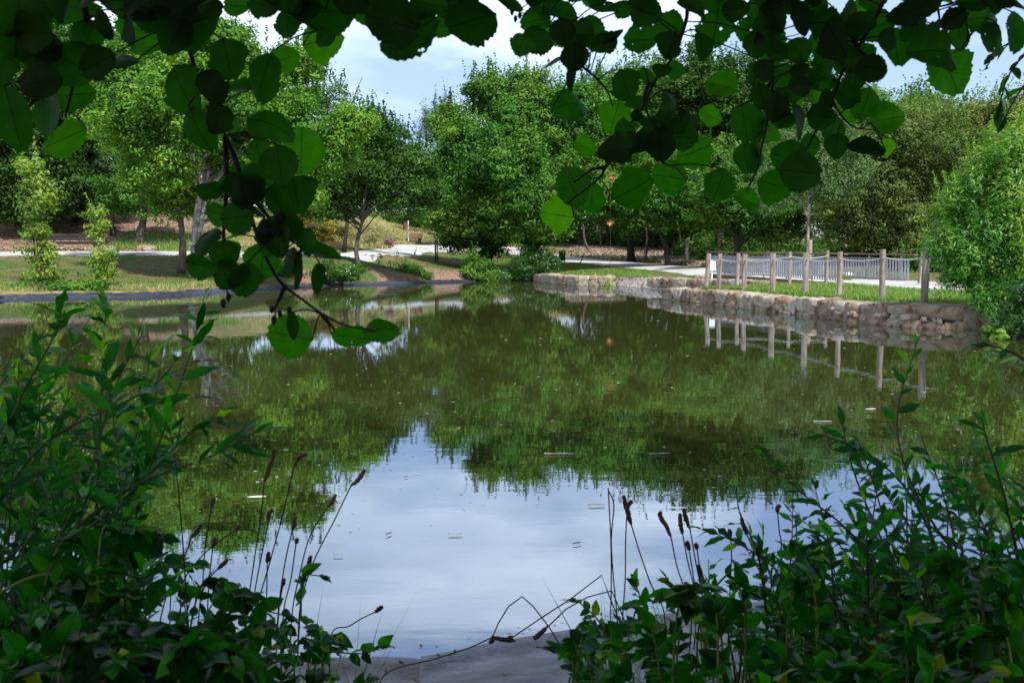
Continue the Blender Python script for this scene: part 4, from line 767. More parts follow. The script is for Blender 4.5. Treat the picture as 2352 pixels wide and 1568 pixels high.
blades('grass', region(lawn, 60000), .13, .022, M['grass'], 'short bright green grass on the strip between stone wall and footbridge')
ll = [P(-60, 668, 38.6), P(403, 664, 42.5), P(560, 655, 50), P(735, 645, 57), P(1000, 640, 66), P(1130, 630, 74), P(1080, 580, 93), P(900, 589, 70), P(700, 594, 60), P(0, 591, 51), P(-60, 591, 51)]
blades('grass', region(ll, 50000), .07, .03, M['lawn'], 'sparse lawn grass on the slope between pond and left path')
ml = [P(1230, 632, 68), P(1330, 637, 58.5), P(1410, 639, 57), P(1500, 636, 53), P(1500, 624, 64), P(1400, 613, 73), P(1300, 603, 80), P(1150, 590, 90), P(1130, 625, 76)]
blades('grass', region(ml, 42000), .1, .04, M['grass'], 'grass behind the far stone wall up to the gravel path')
blades('dry_grass', region([P(620, 575, 67), P(880, 570, 81), P(930, 560, 98), P(1000, 530, 130), P(850, 500, 130), P(650, 520, 100), P(480, 560, 64)], 26000), .35, .05, M['dry'], 'tall dry straw grass on the slope behind the path')
blades('dry_grass', region([P(-60, 671, 38.2), P(403, 665, 42), P(560, 656, 49.5), P(560, 652, 51), P(403, 658, 44), P(-60, 662, 39.5)], 12000, .5), .16, .02, M['dry'], 'dry grass fringe on the sandy lip above the liner')
blades('grass', region([P(-60, 668, 38.6), P(403, 663, 42.5), P(560, 655, 50), P(560, 648, 52), P(403, 652, 45), P(-60, 654, 41)], 16000, .6), .16, .03, M['grass'], 'bright green grass fringe behind the sandy lip of the left bank')
blades('bracken', region([P(1300, 592, 95), P(1500, 605, 82), P(1640, 612, 66), P(1760, 600, 70), P(1760, 585, 90), P(1500, 572, 115), P(1320, 575, 112)], 30000), .32, .10, M['bracken'], 'pinkish dead bracken covering the wood floor', lean=1.2)
q = region([P(-60, 574, 58), P(460, 572, 61), P(520, 545, 72), P(500, 505, 80), P(-60, 505, 76)], 16000); blades('leaf_litter', q, .06, .12, M['litter'], 'fallen brown leaves on the bank behind the bench', lean=1.5)
q = region([P(240, 545, 66), P(380, 560, 62), P(520, 560, 63), P(560, 530, 76), P(300, 520, 74)], 5000); blades('grass', q, .4, .05, M['grass'], 'rough tufted grass among rocks behind the left path')
# flowers on the cistus
cis = [o_ for o_ in bpy.data.objects if o_.name.startswith('cistus_shrub') and 'white' in o_['label']][0]
for i in range(9):
    p = P(random.uniform(740, 838), random.uniform(605, 636), 55.4 + random.random() * .6); V = []; n = 10
    V.append((0, 0, 0)); V += [(.032 * math.cos(6.283 * k / n) * (1 if k % 2 else .8), -.012, .032 * math.sin(6.283 * k / n) * (1 if k % 2 else .8)) for k in range(n)]
    me = bpy.data.meshes.new('flower'); me.from_pydata([tuple(Vector(v) + p - cis.location) for v in V], [], [(0, 1 + k, 1 + (k + 1) % n) for k in range(n)]); me.materials.append(M['flower'])
    f_ = bpy.data.objects.new('flower', me); COL.objects.link(f_); f_.parent = cis
# floating petals on the water
def floaters():
    x = RNG.uniform(0, 2352, 330); y = 660 + 560 * RNG.random(330) ** .8; C = []
    for a, b in zip(x, y):
        p = PW(a, b, .004)
        if float(shore_dist([(p.x, p.y)])[0]) < -.5: C.append(tuple(p))
    C = np.array(C); n = len(C); s = (np.full(n, .012) + .0016 * C[:, 1])[:, None] * .55 * RNG.uniform(.4, 1.8, (n, 1)); an = RNG.uniform(0, 6.28, n); a = np.stack([np.cos(an), np.sin(an) * .6, 0 * an], 1) * s; b = np.stack([-np.sin(an), np.cos(an), 0 * an], 1) * s * .4
    V = np.stack([C - a, C + b, C + a, C - b], 1).reshape(-1, 3); me = np_mesh('floating_debris', V, np.arange(n * 4).reshape(-1, 4), False, {'tint': np.repeat(RNG.random(n), 4)})
    tag(link_mesh('floating_debris', me, M['speck']), 'scattered pale petals and willow fluff floating on the pond', kind='stuff')
floaters()
for x, y, l, rz, lab in [(590, 1142, .11, .2, 'pale crumpled leaf afloat near the tallest left seed head'), (893, 1226, .05, 1, 'small brown leaf afloat in the sky reflection left of centre'), (1045, 1227, .07, .1, 'pale yellow leaf afloat in the middle of the sky reflection'), (1325, 1248, .05, .5, 'curled brown leaf afloat right of centre'),
                        (1285, 1042, .22, -.05, 'long white twig afloat below the middle oak reflection'), (777, 1275, .05, 0, 'tiny pale leaf afloat beside the leaning seed stalk'), (932, 1095, .03, .6, 'round brown speck of leaf afloat under the gap of sky'), (1890, 968, .16, 0, 'pale twig afloat left of the reflected right posts'),
                        (1515, 1042, .16, .2, 'orange and white leaf afloat right of the long white twig'), (895, 676, .8, .02, 'white stick afloat near the far liner left of centre'), (1370, 1160, .1, .1, 'flat pale leaf afloat behind the tall headless stalks'), (2000, 940, .12, .3, 'whitish leaf pair afloat below the reflected last post')]:
    p = PW(x, y, .006); n = 7; V = []
    for i in range(n):
        t = -1 + 2 * i / (n - 1); w = (l * .16 * (1 - t * t) + l * .01) if 'twig' not in lab and 'stick' not in lab else .007 + .004 * math.sin(5 * t); cu = 0 if ('twig' in lab or 'stick' in lab) else l; V += [(t * l / 2, -w, .004 + .02 * cu * t * t), (t * l / 2, 0, 0.002), (t * l / 2, w, .004 + .03 * cu)]
    f = [(i*3+j, (i+1)*3+j, (i+1)*3+j+1, i*3+j+1) for i in range(n-1) for j in range(2)]; me = np_mesh('floating_leaf', V, np.array(f), True, {'tint': np.full(n*3, random.random())})
    o_ = link_mesh('floating_leaf', me, M['litter'] if 'brown' in lab or 'orange' in lab else M['speck']); o_.location = p; o_.rotation_euler = (0, 0, rz); tag(o_, lab, 'floating leaf' if 'twig' not in lab and 'stick' not in lab else 'floating twig')
    if 'twig' in lab or 'stick' in lab: o_.name = 'floating_twig'

# ------------------------------------------------------------------ foreground: leaves as real blades
ROWS = np.array([0, .1, .25, .42, .6, .78, .91, 1.0])
PROF = {'willow': np.array([.05, .45, .85, 1.0, .92, .62, .3, .02]), 'ovate': np.array([.1, .7, 1.0, .98, .8, .5, .22, .02])}
def blade_leaves(name, Rt, D, Nn, Ln, Wd, kind, mat, parent, tint, curl=.25, fold=.25):
    """Rt root, D direction, Nn normal (n,3); one mesh of folded, curled leaves"""
    n = len(Rt); D = D / np.linalg.norm(D, axis=1, keepdims=True); Nn = Nn - (Nn * D).sum(1, keepdims=True) * D; Nn /= np.linalg.norm(Nn, axis=1, keepdims=True) + 1e-9
    S = np.cross(D, Nn); r = len(ROWS); V = np.empty((n, r, 3, 3)); pr = PROF[kind]; cl = curl * RNG.uniform(-.3, 1.5, n)
    for i, t in enumerate(ROWS):
        c = Rt + D * (Ln * t * (1 - .15 * abs(curl) * t))[:, None] - Nn * (Ln * cl * t * t)[:, None]
        w = (Wd * .5 * pr[i])[:, None]
        wav = (RNG.normal(size=n) * .04 * Ln)[:, None]
        V[:, i, 0] = c - S * w + Nn * (w * fold + wav * (pr[i])); V[:, i, 1] = c; V[:, i, 2] = c + S * w + Nn * (w * fold - wav * pr[i])
    V = V.reshape(-1, 3); b = np.arange(n)[:, None] * (r * 3); fs = []
    for i in range(r - 1):
        for j in range(2): fs.append(b + np.array([i*3+j, (i+1)*3+j, (i+1)*3+j+1, i*3+j+1]))
    Fq = np.concatenate(fs, 0)
    uv = np.zeros((n, r, 3, 3)); uv[:, :, 0, 0] = -.5 * pr; uv[:, :, 2, 0] = .5 * pr; uv[:, :, :, 1] = ROWS[None, :, None]
    me = np_mesh(name, V, Fq, True, {'tint': np.repeat(np.where(tint < -4, 0, np.clip(tint, .07, 1)), r * 3)}, uv.reshape(-1, 3))
    return link_mesh(name, me, mat, parent)
def in_poly(x, y, poly):
    ins = False; n = len(poly)
    for i in range(n):
        x0, y0 = poly[i]; x1, y1 = poly[(i+1) % n]
        if (y0 > y) != (y1 > y) and x < x0 + (y - y0) / (y1 - y0) * (x1 - x0): ins = not ins
    return ins
def shoot_plant(name, root_px, label, cat, shoots, leaf, leaf_kind, stem_mat, Llen, wrat, space, poly=None, opp=False, tint_mu=.45, stem_r=.0035, droop=.2, bare=.15):
    """shoots: list of point lists (x px, y px, depth)"""
    e = empty(name, P(*root_px), label, cat); Rt, D, Nn, Ln, Wd, T = [], [], [], [], [], []
    big = []
    thin = MB()
    for si, sh in enumerate(shoots):
        hand = sh[0] == 'h'; pts = sh[1:] if hand else sh
        pp = bez([P(*q) for q in pts], 18); m = len(pp); rr = [stem_r * (1 - .75 * i / (m - 1)) for i in range(m)]
        if hand: mb = MB(); mb.tube(pp, [r * 1.1 for r in rr], 6); mb.build('stem', M[stem_mat], e, True)
        else: thin.tube(pp, rr, 4, cap=False)
        L_ = sum((pp[i+1] - pp[i]).length for i in range(m - 1)); n = int(L_ / space); side = 1
        for k in range(n):
            u = bare + (1 - bare) * (k + random.random() * .4) / n; f = min(u, .999) * (m - 1); i = int(f); p = pp[i].lerp(pp[i+1], f - i); t = (pp[i+1] - pp[i]).normalized()
            ref = Vector((random.uniform(-.6, .6), random.uniform(-.9, .3), 1)).normalized()
            s = t.cross(ref); s = s.normalized() if s.length > 1e-3 else Vector((1, 0, 0))
            for sd in ((1, -1) if opp else (side,)):
                last = k >= n - 2
                d = (t * (1.3 if last else .75) + s * sd * random.uniform(.5, 1.0) * (.5 if last else 1) + Vector((random.uniform(-.3, .3), random.uniform(-.35, .35), random.uniform(-.25, .3) - droop))).normalized()
                nn = (ref + Vector((random.uniform(-.7, .7), random.uniform(-.7, .7), 0))).normalized(); l = Llen * random.uniform(.6, 1.25) * (.65 if u > .93 else 1) * (1.12 if hand and leaf == 'fw' else 1)
                if poly is not None and not hand:
                    q = p + d * l * .8; x, y = project(np.array([tuple(q)])); 
                    if not in_poly(float(x[0]), float(y[0]), poly): continue
                Rt.append(p); D.append(d); Nn.append(nn); Ln.append(l); Wd.append(l * wrat * random.uniform(.8, 1.2)); T.append(-9 if random.random() < (.055 if leaf_kind == 'willow' and leaf == 'fw' else .02 if leaf == 'hon' else 0) else random.gauss(tint_mu, .24) + (.35 if u > .9 else 0))
            side = -side
    if thin.v: thin.build('stem', M[stem_mat], e, True)
    blade_leaves('foliage', np.array([tuple(v) for v in Rt]), np.array([tuple(v) for v in D]), np.array([tuple(v) for v in Nn]), np.array(Ln), np.array(Wd), leaf_kind, M[leaf], e, np.array(T))
    return e
def rand_shoots(poly, n, depth, base_y=1700, spread=220, lean=0, arch=.25):
    xs = [p[0] for p in poly]; ys = [p[1] for p in poly]; out = []
    while len(out) < n:
        x = random.uniform(min(xs), max(xs)); y = random.uniform(min(ys), max(ys))
        if not in_poly(x, y, poly) or random.random() > .35 + .9 * (y - min(ys)) / (max(ys) - min(ys)): continue
        d = random.uniform(*depth); bxp = x - lean * (1700 - y) * .5 + random.uniform(-spread, spread) * (1700 - y) / 900; zy = min(600 + 1.22 * F / d, 600 + 3000)
        mx = bxp + (x - bxp) * .45 + random.uniform(-20, 20); my = zy + (y - zy) * (.6 + arch * .4)
        out.append([(bxp, zy, d - .05), (mx, my, d), (x, y, d + random.uniform(-.1, .15))])
    return out
polyLW = [(-80, 800), (0, 770), (60, 740), (150, 700), (260, 740), (340, 770), (420, 800), (450, 860), (440, 950), (460, 1010), (360, 1090), (340, 1180), (430, 1260), (470, 1330), (300, 1420), (-80, 1420)]
handL = [['h', (130, 1500, 2.1), (300, 1180, 2.1), (425, 850, 2.15), (470, 680, 2.2)], ['h', (60, 1400, 1.9), (250, 1130, 1.95), (420, 930, 2.0), (560, 820, 2.0)][:0] or ['h', (60, 1400, 1.9), (200, 1100, 1.95), (260, 900, 2.0), (330, 760, 2.0)],
         ['h', (-40, 1420, 2.0), (250, 1150, 2.0), (480, 1050, 2.0), (600, 985, 2.05)], ['h', (40, 1350, 2.1), (300, 1130, 2.1), (430, 1000, 2.1), (505, 950, 2.1)], ['h', (-60, 1250, 1.9), (100, 1020, 1.95), (330, 900, 2.0), (430, 800, 2.0)],
         ['h', (250, 1500, 2.2), (310, 1200, 2.2), (350, 960, 2.2), (375, 790, 2.25)], ['h', (200, 1500, 2.2), (225, 1100, 2.2), (235, 850, 2.2), (245, 680, 2.2)], ['h', (-50, 1180, 1.9), (40, 930, 1.9), (130, 760, 1.9), (140, 690, 1.9)]]
shoot_plant('willow_shrub', (120, 1568, 2.1), 'tall leafy willow shoots rising at the left edge of the near bank', 'shrub', handL + rand_shoots(polyLW, 84, (1.7, 2.7), lean=.35, spread=260), 'fw', 'willow', 'gstem', .068, .22, .026, polyLW)
polyLH = [(-80, 1180), (120, 1220), (330, 1200), (400, 1220), (470, 1290), (560, 1360), (590, 1340), (700, 1430), (760, 1450), (880, 1500), (900, 1620), (-80, 1640)]
shoot_plant('honeysuckle_vine', (450, 1568, 2.4), 'low honeysuckle mass creeping across the bottom left of the bank', 'vine', rand_shoots(polyLH, 150, (1.5, 2.9), lean=.5, spread=420, arch=.8) +
            [['h', (-20, 1370, 1.7), (90, 1320, 1.7), (200, 1318, 1.7), (330, 1325, 1.75)], ['h', (230, 1560, 1.8), (400, 1470, 1.8), (560, 1400, 1.85), (720, 1430, 1.9)], ['h', (640, 1568, 2.6), (720, 1500, 2.6), (830, 1500, 2.6), (885, 1480, 2.6)], ['h', (690, 1420, 2.4), (692, 1350, 2.4), (695, 1320, 2.4), (760, 1325, 2.4)]],
            'hon', 'ovate', 'hstem', .046, .56, .040, polyLH, opp=True, tint_mu=.42)
polyLE = [(-60, 1380), (250, 1400), (600, 1480), (640, 1640), (-60, 1640)]
shoot_plant('honeysuckle_vine', (100, 1568, 1.4), 'closest dark honeysuckle leaves in the bottom left corner', 'vine', rand_shoots(polyLE, 60, (1.15, 1.6), lean=.4, spread=400, arch=.8), 'hon', 'ovate', 'hstem', .05, .55, .042, polyLE, opp=True, tint_mu=.25)
polyRW = [(1640, 1420), (1600, 1330), (1640, 1240), (1720, 1180), (1790, 1150), (1850, 1040), (1930, 990), (2060, 960), (2150, 1010), (2230, 1010), (2290, 990), (2420, 1010), (2420, 1500), (1750, 1520)]
handR = [['h', (2300, 1400, 2.3), (2130, 1180, 2.3), (2060, 980, 2.35), (2108, 780, 2.4)], ['h', (2150, 1500, 2.4), (2030, 1250, 2.4), (1960, 1080, 2.4), (1930, 950, 2.4)], ['h', (2100, 1400, 2.4), (1950, 1220, 2.4), (1840, 1130, 2.4), (1750, 1035, 2.4)],
         ['h', (2352, 1350, 2.1), (2310, 1150, 2.1), (2270, 1020, 2.1), (2255, 960, 2.1)], ['h', (2200, 1380, 2.3), (2100, 1150, 2.3), (1990, 1040, 2.3), (1860, 990, 2.3)], ['h', (1850, 1480, 2.6), (1790, 1320, 2.6), (1700, 1250, 2.6), (1600, 1210, 2.6)], ['h', (2400, 900, 1.9), (2370, 840, 1.9), (2300, 800, 1.9), (2230, 790, 1.9)],
         ['h', (1760, 1400, 2.6), (1740, 1270, 2.6), (1700, 1180, 2.6), (1690, 1110, 2.6)]]
shoot_plant('willow_shrub', (2150, 1568, 2.3), 'spreading willow shrub with one tall shoot on the right of the near bank', 'shrub', handR + rand_shoots(polyRW, 170, (2.0, 3.0), lean=-.35, spread=300), 'fw', 'willow', 'rstem', .054, .3, .03, polyRW, tint_mu=.4)
polyRH = [(1250, 1620), (1280, 1500), (1300, 1440), (1400, 1420), (1450, 1330), (1480, 1350), (1560, 1340), (1620, 1330), (1680, 1260), (1800, 1230), (2000, 1260), (2420, 1290), (2420, 1640)]
shoot_plant('honeysuckle_vine', (1750, 1568, 2.5), 'low honeysuckle mass filling the bottom right of the bank', 'vine', rand_shoots(polyRH, 165, (1.6, 3.1), lean=-.3, spread=420, arch=.8) +
            [['h', (1420, 1568, 2.8), (1390, 1450, 2.8), (1340, 1390, 2.8), (1305, 1375, 2.8)], ['h', (1540, 1568, 2.8), (1500, 1450, 2.8), (1470, 1370, 2.8), (1455, 1320, 2.8)], ['h', (1640, 1540, 2.7), (1600, 1420, 2.7), (1560, 1360, 2.7), (1530, 1330, 2.7)], ['h', (1600, 1400, 2.7), (1680, 1310, 2.7), (1760, 1280, 2.7), (1820, 1270, 2.7)],
             ['h', (1420, 1580, 2.6), (1340, 1540, 2.6), (1290, 1500, 2.6), (1262, 1490, 2.6)]],
            'hon', 'ovate', 'hstem', .046, .56, .038, polyRH, opp=True, tint_mu=.45)
polyRE = [(1700, 1640), (1760, 1480), (1900, 1430), (2100, 1380), (2420, 1400), (2420, 1640)]
shoot_plant('honeysuckle_vine', (2150, 1568, 1.6), 'yellow-tinged vine leaves over the leaf litter in the bottom right corner', 'vine', rand_shoots(polyRE, 34, (1.3, 1.9), lean=-.3, spread=400, arch=.8), 'hon', 'ovate', 'hstem', .05, .6, .05, polyRE, opp=True, tint_mu=.55)
shoot_plant('dangling_willow_twig', (2352, 120, 2.2), 'small narrow-leaved twig hanging in the top right corner beside the alder', 'twig', [['h', (2420, 90, 2.6), (2350, 130, 2.6), (2310, 190, 2.6), (2290, 280, 2.6)], ['h', (2420, 150, 2.6), (2360, 190, 2.6), (2330, 230, 2.6), (2300, 290, 2.6)], ['h', (2400, 60, 2.6), (2340, 90, 2.6), (2300, 110, 2.6), (2262, 150, 2.6)]], 'alder', 'willow', 'twig', .05, .4, .03)
for k_, (x0, x1, y0, y1, n_, h_, m_) in enumerate([(.25, 1.6, 2.4, 3.5, 260, .42, 'stalk_g'), (-1.5, -.4, 2.4, 3.4, 160, .45, 'stalk_g'), (.3, 1.8, 2.3, 3.4, 110, .38, 'dry')]):
    q = np.column_stack([RNG.uniform(x0, x1, n_), RNG.uniform(y0, y1, n_)])
    blades('grass_blades', q, h_, .006, M['grass'] if m_ != 'dry' else M['dry'], ['thin green grass blades between the right hand vines', 'thin green grass blades between the left hand vines', 'thin dead grass blades at the foot of the right hand vines'][k_], lean=.3)
# near leaf litter, liner
nl = [PW(*q) for q in near_px[::-1]]
def near_liner():
    """two overlapping folds of grey sheet at the near water line, sloping up towards the camera"""
    for k, (pts, z0, lab) in enumerate([([(560, 1506), (757, 1519), (900, 1517), (1060, 1528), (1250, 1540), (1500, 1560)], .0, 'lower fold of the grey liner sheet at the near water line'),
                                        ([(970, 1524), (1060, 1508), (1148, 1489), (1309, 1461), (1497, 1430), (1589, 1418), (1800, 1386), (2100, 1340), (2400, 1296)], .012, 'upper fold of the grey liner sheet running under the right hand vines')]):
        c = bez([PW(x, y, .01) for x, y in pts], 80); V = []; m = 36
        for i, p in enumerate(c):
            for j in range(-2, m + 1):
                s = j / m; q = p + Vector((.05 * s, -1.5 * s, 0)); z = -.05 if j < 0 else (.035 * math.exp(-((s - .05) / .045) ** 2) + .03 * math.exp(-((s - .33) / .07) ** 2) + .10 * s + z0 + .008)
                q = q if j >= 0 else p + Vector((0, .03 * -j, 0)); z = -.03 * -j if j < 0 else z
                z += (.07 * mnoise.noise(Vector((q.x * 1.1 - q.y * .8, q.y * 3.2 + q.x, k * 7))) + .018 * mnoise.noise(Vector((q.x * 6, q.y * 9, 2)))) * (min(1, s * 4) if j > 0 else 0); V.append((q.x, q.y, z))
        w = m + 3; f = [(i*w+j, (i+1)*w+j, (i+1)*w+j+1, i*w+j+1) for i in range(len(c)-1) for j in range(w-1)]
        o_ = link_mesh('pond_liner', np_mesh('pond_liner', V, np.array(f), True), M['liner_near']); so_ = o_.modifiers.new('t', 'SOLIDIFY'); so_.thickness = .004; tag(o_, lab, 'pond liner')
near_liner()
def liner_crumbs():
    n = 260; X = RNG.uniform(-1.1, 1.6, n); ey = np.interp(X, [p.x for p in nl], [p.y for p in nl]); Y = ey - .05 - RNG.random(n) ** 1.3 * .9; C = np.column_stack([X, Y, .06 + .1 * (ey - Y) + RNG.random(n) * .02 + .02])
    V, Fq = leaf_quads(C, .022, up_bias=2.5, aspect=.45); tag(link_mesh('dead_leaf_crumbs', np_mesh('dead_leaf_crumbs', V, Fq, False, {'tint': RNG.random(n).repeat(4) * .45}), M['litter']), 'crumbs of dead leaf and bark lying on the near grey liner', kind='stuff')
liner_crumbs()
def litter_near():
    n = 5200; X = RNG.uniform(-2.4, 3.2, n); Y = RNG.uniform(1.2, 3.1, n); keep = (X > .9) | (X < -.6) | (Y < 2.4); X, Y = X[keep], Y[keep]; n = len(X); ey = np.interp(X, [p.x for p in nl], [p.y for p in nl]); keep = (Y < ey - .25) & ((X > .55) | (Y < 2.2)); X, Y, ey = X[keep], Y[keep], ey[keep]; n = len(X); C = np.column_stack([X, Y, np.maximum(terr(np.column_stack([X, Y])), .06 + .1 * (ey - Y)) + RNG.uniform(.0, .03, n)])
    V, Fq = leaf_quads(C, .045, up_bias=2.2, aspect=.6); tag(link_mesh('leaf_litter', np_mesh('leaf_litter', V, Fq, False, {'tint': np.repeat(RNG.random(n), 4)}), M['litter']), 'dead brown leaves and twigs on the near bank', kind='stuff')
litter_near()
# ------------------------------------------------------------------ seed head stalks
ST = "grass stalks with brown seed heads on the near bank"
def stalk(label, pts, head=None, d=3.2, hw=.0075):
    b = P(*pts[-1], d); e = empty('grass_stalk', b, label, 'grass stalk', ST)
    path = [P(x, y, d) for x, y in pts]
    if abs(pts[-1][1]) > 1200 and len(pts) > 1 and 'kink' not in label: path.append(P(pts[-1][0] - 6, pts[-1][1] + 110, d))
    MB().tube(bez(path, 24) if 'kink' not in label else path, .0022, 5).build('stem', M['stalk'], e, True)
    if head:
        h = bez([P(x, y, d) for x, y in head], 12); n = len(h); mb = MB(); mb.tube(h, [hw * (.45 + .55 * math.sin(math.pi * min(1, (i + .6) / n * 1.05)) ** .5) if i < n - 1 else hw * .4 for i in range(n)], 9, wob=.25)
        for i in range(60):                          # bristles
            p = h[random.randrange(n)]; v = Vector((random.gauss(0, 1), random.gauss(0, 1), random.gauss(0, 1))).normalized(); b = len(mb.v); q = p + v * hw * .7; s = v.cross(Vector((0, .3, 1))).normalized() * .0008
            mb.v += [q - s, q + s, q + v * .005]; mb.f.append((b, b + 1, b + 2))
        mb.build('seed_head', M['seed'], e)
    return e
stalk('tall left stalk with the longest drooping seed head', [(607, 1107), (600, 1180), (588, 1260), (568, 1400)], [(632, 1030), (622, 1065), (607, 1107)])
stalk('left stalk whose seed head bends over to the right', [(675, 1072), (650, 1180), (620, 1290), (590, 1400)], [(705, 1043), (693, 1046), (684, 1056), (675, 1072)])
stalk('left stalk leaning farthest right with a slanting seed head', [(806, 1115), (770, 1190), (720, 1290), (690, 1390)], [(838, 1078), (824, 1100), (806, 1115)])
stalk('arched left stalk with its head just below the farthest leaning one', [(752, 1165), (712, 1230), (688, 1320), (672, 1400)], [(771, 1135), (764, 1150), (752, 1165)])
stalk('middle left stalk with an upright fat seed head', [(672, 1215), (655, 1290), (640, 1395)], [(678, 1187), (676, 1202), (672, 1215)])
stalk('stalk with a pale thin head left of the upright fat one', [(617, 1192), (608, 1240), (590, 1330), (580, 1400)], [(627, 1170), (618, 1180), (617, 1192)])
stalk('stalk with a tiny oval head under the upright fat one', [(680, 1248), (668, 1330), (652, 1400)], [(683, 1236), (680, 1248)])
stalk('straight stalk with a short dark head low in the left group', [(614, 1292), (613, 1350), (611, 1410)], [(617, 1267), (614, 1292)])
stalk('stalk with a lumpy head touching the vine tip in the left group', [(706, 1307), (698, 1340), (690, 1400)], [(714, 1276), (710, 1290), (706, 1307)])
stalk('shortest left stalk with a small oval head among the others', [(649, 1346), (645, 1370), (640, 1410)], [(652, 1328), (649, 1346)])
stalk('lone stalk slanting right over the water beside the left vines', [(861, 1405), (830, 1420), (800, 1438), (762, 1454)], [(879, 1392), (861, 1405)])
stalk('thin stalk slanting right above the left vine edge', [(540, 1216), (500, 1245), (460, 1280), (420, 1340)], [(553, 1208), (540, 1217)])
stalk('stalk with a reddish head above the left vine edge', [(489, 1255), (485, 1290), (480, 1340)], [(495, 1234), (489, 1256)])
stalk('stalk with a slanted head half inside the left vines', [(500, 1305), (480, 1330), (460, 1380)], [(523, 1284), (500, 1306)])
stalk('stalk with a long loose reddish head left of the other left ones', [(438, 1236), (420, 1290), (395, 1350)], [(463, 1203), (452, 1220), (438, 1236)])
stalk('stalk with a small dark head against the green reflection at left', [(486, 1160), (480, 1200), (470, 1270)], [(492, 1142), (486, 1160)])
stalk('tall headless green stalk standing bare in the right group', [(1397, 1120), (1403, 1240), (1404, 1330), (1402, 1430)])
stalk('second bare stalk with a hooked top beside the tall headless one', [(1399, 1128), (1410, 1160), (1404, 1240), (1410, 1340), (1418, 1430)])
stalk('right group stalk with the largest head leaning to the left', [(1450, 1204), (1470, 1270), (1495, 1340), (1526, 1410)], [(1432, 1137), (1440, 1170), (1450, 1204)], hw=.0085)
stalk('thin stalk with a curved head crossing the largest head', [(1440, 1172), (1437, 1240), (1436, 1330), (1431, 1400)], [(1453, 1150), (1444, 1158), (1440, 1172)])
stalk('stalk with a hooked long head at the centre of the right group', [(1541, 1232), (1555, 1300), (1572, 1350), (1588, 1410)], [(1519, 1174), (1516, 1185), (1530, 1208), (1541, 1232)])
stalk('stalk with an upright head second from the tallest on the right', [(1568, 1226), (1580, 1290), (1595, 1350), (1606, 1400)], [(1562, 1179), (1563, 1205), (1568, 1226)])
stalk('stalk with a slim head rising highest beside the willow tip', [(1585, 1214), (1598, 1290), (1612, 1360), (1622, 1420)], [(1570, 1167), (1575, 1190), (1585, 1214)])
stalk('small headed stalk below the pair of upright heads', [(1583, 1263), (1592, 1320), (1600, 1380)], [(1578, 1242), (1583, 1263)])
stalk('small pale headed stalk right of the pair of upright heads', [(1601, 1261), (1610, 1320), (1622, 1380)], [(1598, 1247), (1601, 1261)])
stalk('dark narrow headed stalk just left of the right vines', [(1616, 1345), (1620, 1380), (1622, 1420)], [(1604, 1296), (1610, 1320), (1616, 1345)])
stalk('stalk with a short head before the willow tip leaves', [(1678, 1232), (1680, 1270), (1678, 1330)], [(1675, 1215), (1678, 1232)])
stalk('dark thick stalk with a bud head inside the right willow', [(1716, 1228), (1735, 1270), (1770, 1320)], [(1703, 1188), (1708, 1208), (1716, 1228)])
stalk('stalk with a small bent head above the right willow', [(1786, 1178), (1790, 1220), (1795, 1260)], [(1793, 1160), (1786, 1165), (1786, 1178)])
stalk('stalk with an oval head above the right willow near the bent one', [(1828, 1200), (1830, 1240), (1832, 1290)], [(1831, 1182), (1828, 1200)])
stalk('long fallen stalk slanting up over the liner to a ragged head', [(1128, 1464), (1080, 1486), (1000, 1512), (880, 1552)], [(1128, 1463), (1150, 1467), (1184, 1471)], d=3.1)
stalk('broken stalk with a sharp kink left of the other kinked ones', [(1127, 1472), (1145, 1430), (1168, 1392), (1199, 1369), (1225, 1392), (1262, 1440), (1345, 1580)], [(1124, 1476), (1136, 1466)], d=3.0)
stalk('broken stalk with the highest kink beside the bare stalks', [(1178, 1462), (1240, 1420), (1310, 1375), (1382, 1320), (1400, 1370), (1425, 1430)], [(1158, 1470), (1178, 1461)], d=3.1)
stalk('broken stalk with a low flat kink and a hanging fuzzy head', [(1255, 1442), (1300, 1398), (1350, 1370), (1405, 1356), (1425, 1400), (1440, 1440)], [(1226, 1466), (1240, 1455), (1255, 1441)], d=3.1, hw=.009)

